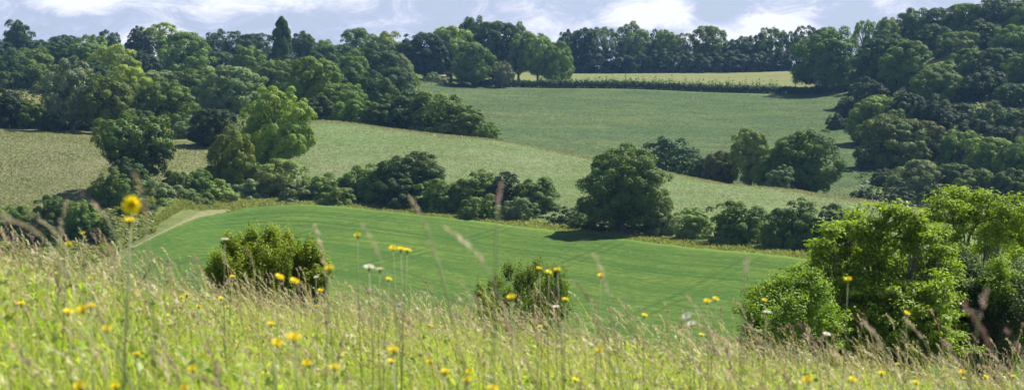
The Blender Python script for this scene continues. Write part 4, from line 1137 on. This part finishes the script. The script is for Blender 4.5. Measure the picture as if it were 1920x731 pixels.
FLOWERS = [
 ('y',247,385,42,'largest blurred yellow flower, facing out, in front of the bank scrub',GY,78,.1),
 ('y',243,414,30,'yellow flower seen edge on just under the largest blurred one',GY,2,0),
 ('y',156,437,11,'tiny yellow flower before the right bush of the near left clump',GY),
 ('y',128,457,17,'small yellow flower standing over the grass below the near left clump',GY),
 ('y',17,491,11,'tiny yellow flower near the left picture edge below the near left clump',GY),
 ('y',170,521,11,'tiny yellow flower in the grass between two larger groups at the left',GY),
 ('y',39,569,19,'yellow flower by itself in the grass near the left picture edge',GY),
 ('y',128,584,22,'leftmost yellow flower of the cluster of three at the left',GY),
 ('y',154,580,26,'middle yellow flower of the cluster of three at the left',GY),
 ('y',170,574,26,'rightmost yellow flower of the cluster of three at the left',GY),
 ('y',200,616,25,'yellow flower a little below the cluster of three at the left',GY),
 ('y',256,663,19,'small yellow flower low in the grass right of the lower left corner',GY),
 ('y',360,691,22,'orange yellow flower near the bottom edge, right of the lower left group',GY),
 ('y',149,723,33,'big yellow flower at the bottom edge, leftmost of three there',GY),
 ('y',216,724,25,'yellow flower at the bottom edge, middle one of three at the lower left',GY),
 ('y',346,727,26,'yellow flower at the bottom edge, rightmost of three at the lower left',GY),
 ('y',340,557,11,'smaller left flower of a close pair under the left of the yellow green bush',GY),
 ('y',350,552,14,'larger right flower of a close pair under the left of the yellow green bush',GY),
 ('y',372,574,12,'small yellow flower just below the close pair left of the bush',GY),
 ('y',415,559,13,'small yellow flower under the left foot of the yellow green bush',GY),
 ('y',436,518,11,'tiny yellow flower in front of the yellow green bush at its left',GY),
 ('y',425,575,11,'tiny flower beneath the small one at the left foot of the bush',GY),
 ('y',464,616,12,'tiny yellow flower left of the pair below the yellow green bush',GY),
 ('y',446,647,12,'tiny dull yellow flower deep in the grass left of the bright pair',GY),
 ('y',524,519,20,'yellow flower in front of the lower middle of the yellow green bush',GY),
 ('y',552,527,22,'yellow flower in front of the lower right of the yellow green bush',GY),
 ('y',617,503,24,'yellow flower at the right end of the yellow green bush',GY),
 ('y',601,544,13,'small pale yellow flower below the right end of the yellow green bush',GY),
 ('y',508,607,18,'round yellow flower above the bright pair in the left half of the meadow',GY),
 ('y',551,632,32,'right and larger flower of the bright pair in the left half of the meadow',GY),
 ('y',520,642,26,'left and lower flower of the bright pair in the left half of the meadow',GY),
 ('y',575,680,22,'yellow flower near the bottom below the bright pair',GY),
 ('y',627,688,24,'yellow flower near the bottom, right of the one below the bright pair',GY),
 ('y',497,699,16,'small orange flower near the bottom below the bright pair at its left',GY),
 ('y',670,441,17,'yellow flower standing high against the crop above the white daisy pair',GY),
 ('y',737,465,18,'left flower of a row of three standing high against the crop',GY),
 ('y',752,467,18,'middle flower of a row of three standing high against the crop',GY),
 ('y',764,469,17,'right flower of a row of three standing high against the crop',GY),
 ('y',729,523,15,'small yellow flower just below the white daisy pair',GY),
 ('y',594,573,9,'minute yellow flower in the grass below the yellow green bush',GY),
 ('y',737,656,27,'large yellow flower, upper one of two in line in mid meadow',GY),
 ('y',734,677,19,'smaller yellow flower right beneath the large one in mid meadow',GY),
 ('y',806,677,17,'yellow flower right of the two in line in mid meadow',GY),
 ('y',835,696,22,'yellow flower near the bottom, left of the stacked pair at mid picture',GY),
 ('y',880,696,17,'upper flower of the stacked pair near the bottom at mid picture',GY),
 ('y',876,712,23,'lower flower of the stacked pair near the bottom at mid picture',GY),
 ('y',924,728,26,'yellow flower cut by the bottom edge right of the stacked pair',GY),
 ('y',806,610,11,'tiny yellow flower in the grass above the two in line in mid meadow',GY),
 ('y',1011,503,13,'left flower of three at the top of the thin central bush',GY),
 ('y',1029,510,15,'middle and lowest flower of three at the top of the thin central bush',GY),
 ('y',1045,505,16,'right flower of three at the top of the thin central bush',GY),
 ('y',958,557,20,'yellow flower in front of the left half of the thin central bush',GY),
 ('y',1060,561,16,'yellow flower at the right side of the thin central bush',GY),
 ('y',1013,612,12,'small yellow flower beneath the thin central bush',GY),
 ('y',1127,516,16,'yellow flower standing alone against the crop right of the central bush',GY),
 ('y',1209,591,14,'small yellow flower at the grass edge against the crop, right of centre',GY),
 ('y',1124,655,18,'yellow flower in the grass right of the foot of the central bush',GY),
 ('y',1189,649,10,'tiny yellow flower right of the lone one below the central bush',GY),
 ('y',1079,711,15,'yellow flower near the bottom just right of mid picture',GY),
 ('y',1326,564,17,'left flower of a pair standing against the crop left of the sapling',GY),
 ('y',1342,560,15,'right flower of a pair standing against the crop left of the sapling',GY),
 ('y',1434,562,12,'small yellow flower in front of the leafy sapling',GY),
 ('y',1590,523,17,'yellow flower high in front of the left half of the sunny maple',GY),
 ('y',1316,627,12,'small dull flower in the grass below the tilted white daisy',GY),
 ('y',1701,587,14,'yellow flower in front of the right half of the sunny maple',GY),
 ('y',1514,711,26,'large yellow flower near the bottom below the leafy sapling',GY),
 ('y',1599,711,20,'yellow flower near the bottom below the sunny maple, left one of two',GY),
 ('y',1653,699,18,'yellow flower near the bottom below the sunny maple, right one of two',GY),
 ('y',1683,682,11,'tiny yellow flower above the two below the sunny maple',GY),
 ('y',1718,716,15,'yellow flower at the bottom below the dark ivy clad bush',GY),
 ('y',1805,696,15,'yellow flower low at the right, upper one of two together',GY),
 ('y',1808,709,11,'tiny yellow flower low at the right, lower one of two together',GY),
 ('y',1849,706,13,'small yellow flower low at the right between the two and the edge',GY),
 ('y',1900,705,12,'small yellow flower nearest to the lower right corner',GY),
 ('w',422,449,18,'white daisy edge on at the upper left of the yellow green bush',GWH,4,0),
 ('w',692,501,24,'left daisy of the white pair seen edge on above the grass',GWH,12,.3),
 ('w',712,505,22,'right daisy of the white pair seen edge on above the grass',GWH,-6,.3),
 ('w',593,519,11,'tiny white daisy right of the flowers in front of the bush',GWH,30,-.6),
 ('w',748,574,18,'white daisy in the grass below the row of three yellow flowers',GWH,50,-.7),
 ('w',1043,575,16,'small white daisy at the right foot of the thin central bush',GWH,10,0),
 ('w',1288,592,24,'white daisy tilted on its side, upper one of two over the crop edge',GWH,38,-.9),
 ('w',1296,606,20,'white daisy tilted on its side, lower one of two over the crop edge',GWH,30,-.9),
 ('w',1438,585,18,'white daisy edge on in front of the leafy sapling',GWH,5,0),
 ('w',1550,626,16,'white daisy in the grass below the left of the sunny maple',GWH,20,.4),
]
for f in FLOWERS: flower(*f)
# ------------------------------------------------------------------ air, light, sky, camera
SUN_EL, SUN_AZ = math.radians(50), math.radians(48)      # azimuth from straight ahead towards the right
sd = Vector((math.sin(SUN_AZ) * math.cos(SUN_EL), math.cos(SUN_AZ) * math.cos(SUN_EL), math.sin(SUN_EL)))
sun = bpy.data.lights.new('sun', 'SUN'); sun.energy = 5.0; sun.angle = math.radians(.53); sun.color = (1.0, .955, .88)
so = bpy.data.objects.new('sun', sun); col.objects.link(so); so.location = (40, 40, 120)
so.rotation_euler = sd.to_track_quat('Z', 'Y').to_euler()

w = bpy.data.worlds.new('World'); scene.world = w; w.use_nodes = True
nt = w.node_tree; N, L = nt.nodes, nt.links; N.clear()
sky = nd(N, 'ShaderNodeTexSky', sky_type='NISHITA', sun_disc=False)
sky.sun_elevation = SUN_EL; sky.sun_rotation = SUN_AZ; sky.altitude = 100; sky.air_density = 1.0; sky.dust_density = .6; sky.ozone_density = 1.5
tc = nd(N, 'ShaderNodeTexCoord'); sx = nd(N, 'ShaderNodeSeparateXYZ'); L.new(tc.outputs['Generated'], sx.inputs[0])
ya = math_node(nt, 'MAXIMUM', math_node(nt, 'ABSOLUTE', sx.outputs[1]), .05)
az_ = math_node(nt, 'MULTIPLY', math_node(nt, 'DIVIDE', sx.outputs[0], ya), 10.0)       # about 5.4 across the view
el_ = math_node(nt, 'MULTIPLY', math_node(nt, 'DIVIDE', sx.outputs[2], ya), 10.0)
cv = nd(N, 'ShaderNodeCombineXYZ'); L.new(az_, cv.inputs[0]); L.new(math_node(nt, 'MULTIPLY', el_, 2.2), cv.inputs[1]); L.new(sx.outputs[1], cv.inputs[2])
nA = noise(nt, cv.outputs[0], .9, 8, .6, .6)
nB = noise(nt, cv.outputs[0], 3.6, 10, .68, .9)
def puff(ca, ce, ra, re, amp):
    a = math_node(nt, 'DIVIDE', math_node(nt, 'SUBTRACT', az_, ca), ra); e = math_node(nt, 'DIVIDE', math_node(nt, 'SUBTRACT', el_, ce), re)
    d = math_node(nt, 'ADD', math_node(nt, 'MULTIPLY', a, a), math_node(nt, 'MULTIPLY', e, e))
    return math_node(nt, 'MULTIPLY', math_node(nt, 'SUBTRACT', 1.0, d, clamp=True), amp)
tot = None
def du(u): return (u - CX) / F * 10
def dv(v): return (HOR - v) / F * 10
for (u, v, ru, rv, amp) in ((150, 6, 110, 30, .42), (420, -10, 260, 40, .22), (300, 80, 90, 40, .3), (700, 60, 120, 40, .12), (1000, 60, 120, 50, .2), (1225, 26, 120, 36, .46), (1300, 70, 70, 30, .15), (1420, 74, 150, 50, .5), (1480, 24, 130, 40, .28), (1330, 22, 40, 22, -.2), (1590, 30, 80, 30, -.15), (640, 10, 200, 50, .12)):
    pf = puff(du(u), dv(v), ru / F * 10, rv / F * 10, amp)
    tot = pf if tot is None else math_node(nt, 'ADD', tot, pf)
dens = math_node(nt, 'ADD', math_node(nt, 'MULTIPLY', nA, .65), math_node(nt, 'MULTIPLY', nB, 1.0))
dens = math_node(nt, 'ADD', dens, tot)
grey = ramp(nt, dens, .62, .95)            # thin grey veil over blue
white = ramp(nt, dens, .80, 1.20)           # bright tops
hi = math_node(nt, 'SUBTRACT', 1.0, math_node(nt, 'MULTIPLY', ramp(nt, sx.outputs[2], .06, .40), .85))  # clouds faded out overhead, above the view, to lower the fill light
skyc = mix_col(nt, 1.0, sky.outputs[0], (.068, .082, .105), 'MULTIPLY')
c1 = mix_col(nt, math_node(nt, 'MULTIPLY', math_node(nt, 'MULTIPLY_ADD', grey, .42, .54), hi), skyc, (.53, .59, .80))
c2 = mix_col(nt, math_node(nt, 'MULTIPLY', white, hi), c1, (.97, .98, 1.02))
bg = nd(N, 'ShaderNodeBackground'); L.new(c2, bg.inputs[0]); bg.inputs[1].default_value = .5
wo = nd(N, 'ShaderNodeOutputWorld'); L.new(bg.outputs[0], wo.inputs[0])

# haze
m, nt, N, L = new_mat('haze_air')
pv = nd(N, 'ShaderNodeVolumePrincipled'); pv.inputs['Density'].default_value = .00007; pv.inputs['Color'].default_value = (.30, .58, 1.0, 1); pv.inputs['Anisotropy'].default_value = .1
o = nd(N, 'ShaderNodeOutputMaterial'); L.new(pv.outputs[0], o.inputs['Volume'])
hz = link('haze', boxes_mesh('haze', [(0, 1230, 5.5, 2100, 2580, 76, 0)]), m)
hz['kind'] = 'stuff'; hz['label'] = 'thin bluish summer haze over the valley'; hz['category'] = 'haze'

cam = bpy.data.cameras.new('camera'); co = bpy.data.objects.new('camera', cam); col.objects.link(co)
cam.sensor_width = 36; cam.lens = F / 1920 * 36
co.location = (0, 0, 0); co.rotation_euler = (math.pi / 2 - PITCH, 0, 0)
cam.clip_start = .05; cam.clip_end = 6000
cam.dof.use_dof = True; cam.dof.focus_distance = 330; cam.dof.aperture_fstop = 8.0
scene.camera = co
scene.view_settings.view_transform = 'Standard'; scene.view_settings.look = 'None'
scene.view_settings.exposure = 1.1; scene.view_settings.gamma = 1.0
cy = scene.cycles
cy.max_bounces = 6; cy.diffuse_bounces = 3; cy.glossy_bounces = 2; cy.transmission_bounces = 4; cy.volume_bounces = 0; cy.transparent_max_bounces = 4
cy.use_denoising = True; cy.denoiser = 'OPENIMAGEDENOISE'; cy.denoising_input_passes = 'RGB_ALBEDO_NORMAL'; cy.denoising_prefilter = 'ACCURATE'; cy.caustics_reflective = False; cy.caustics_refractive = False
cy.sample_clamp_indirect = 6
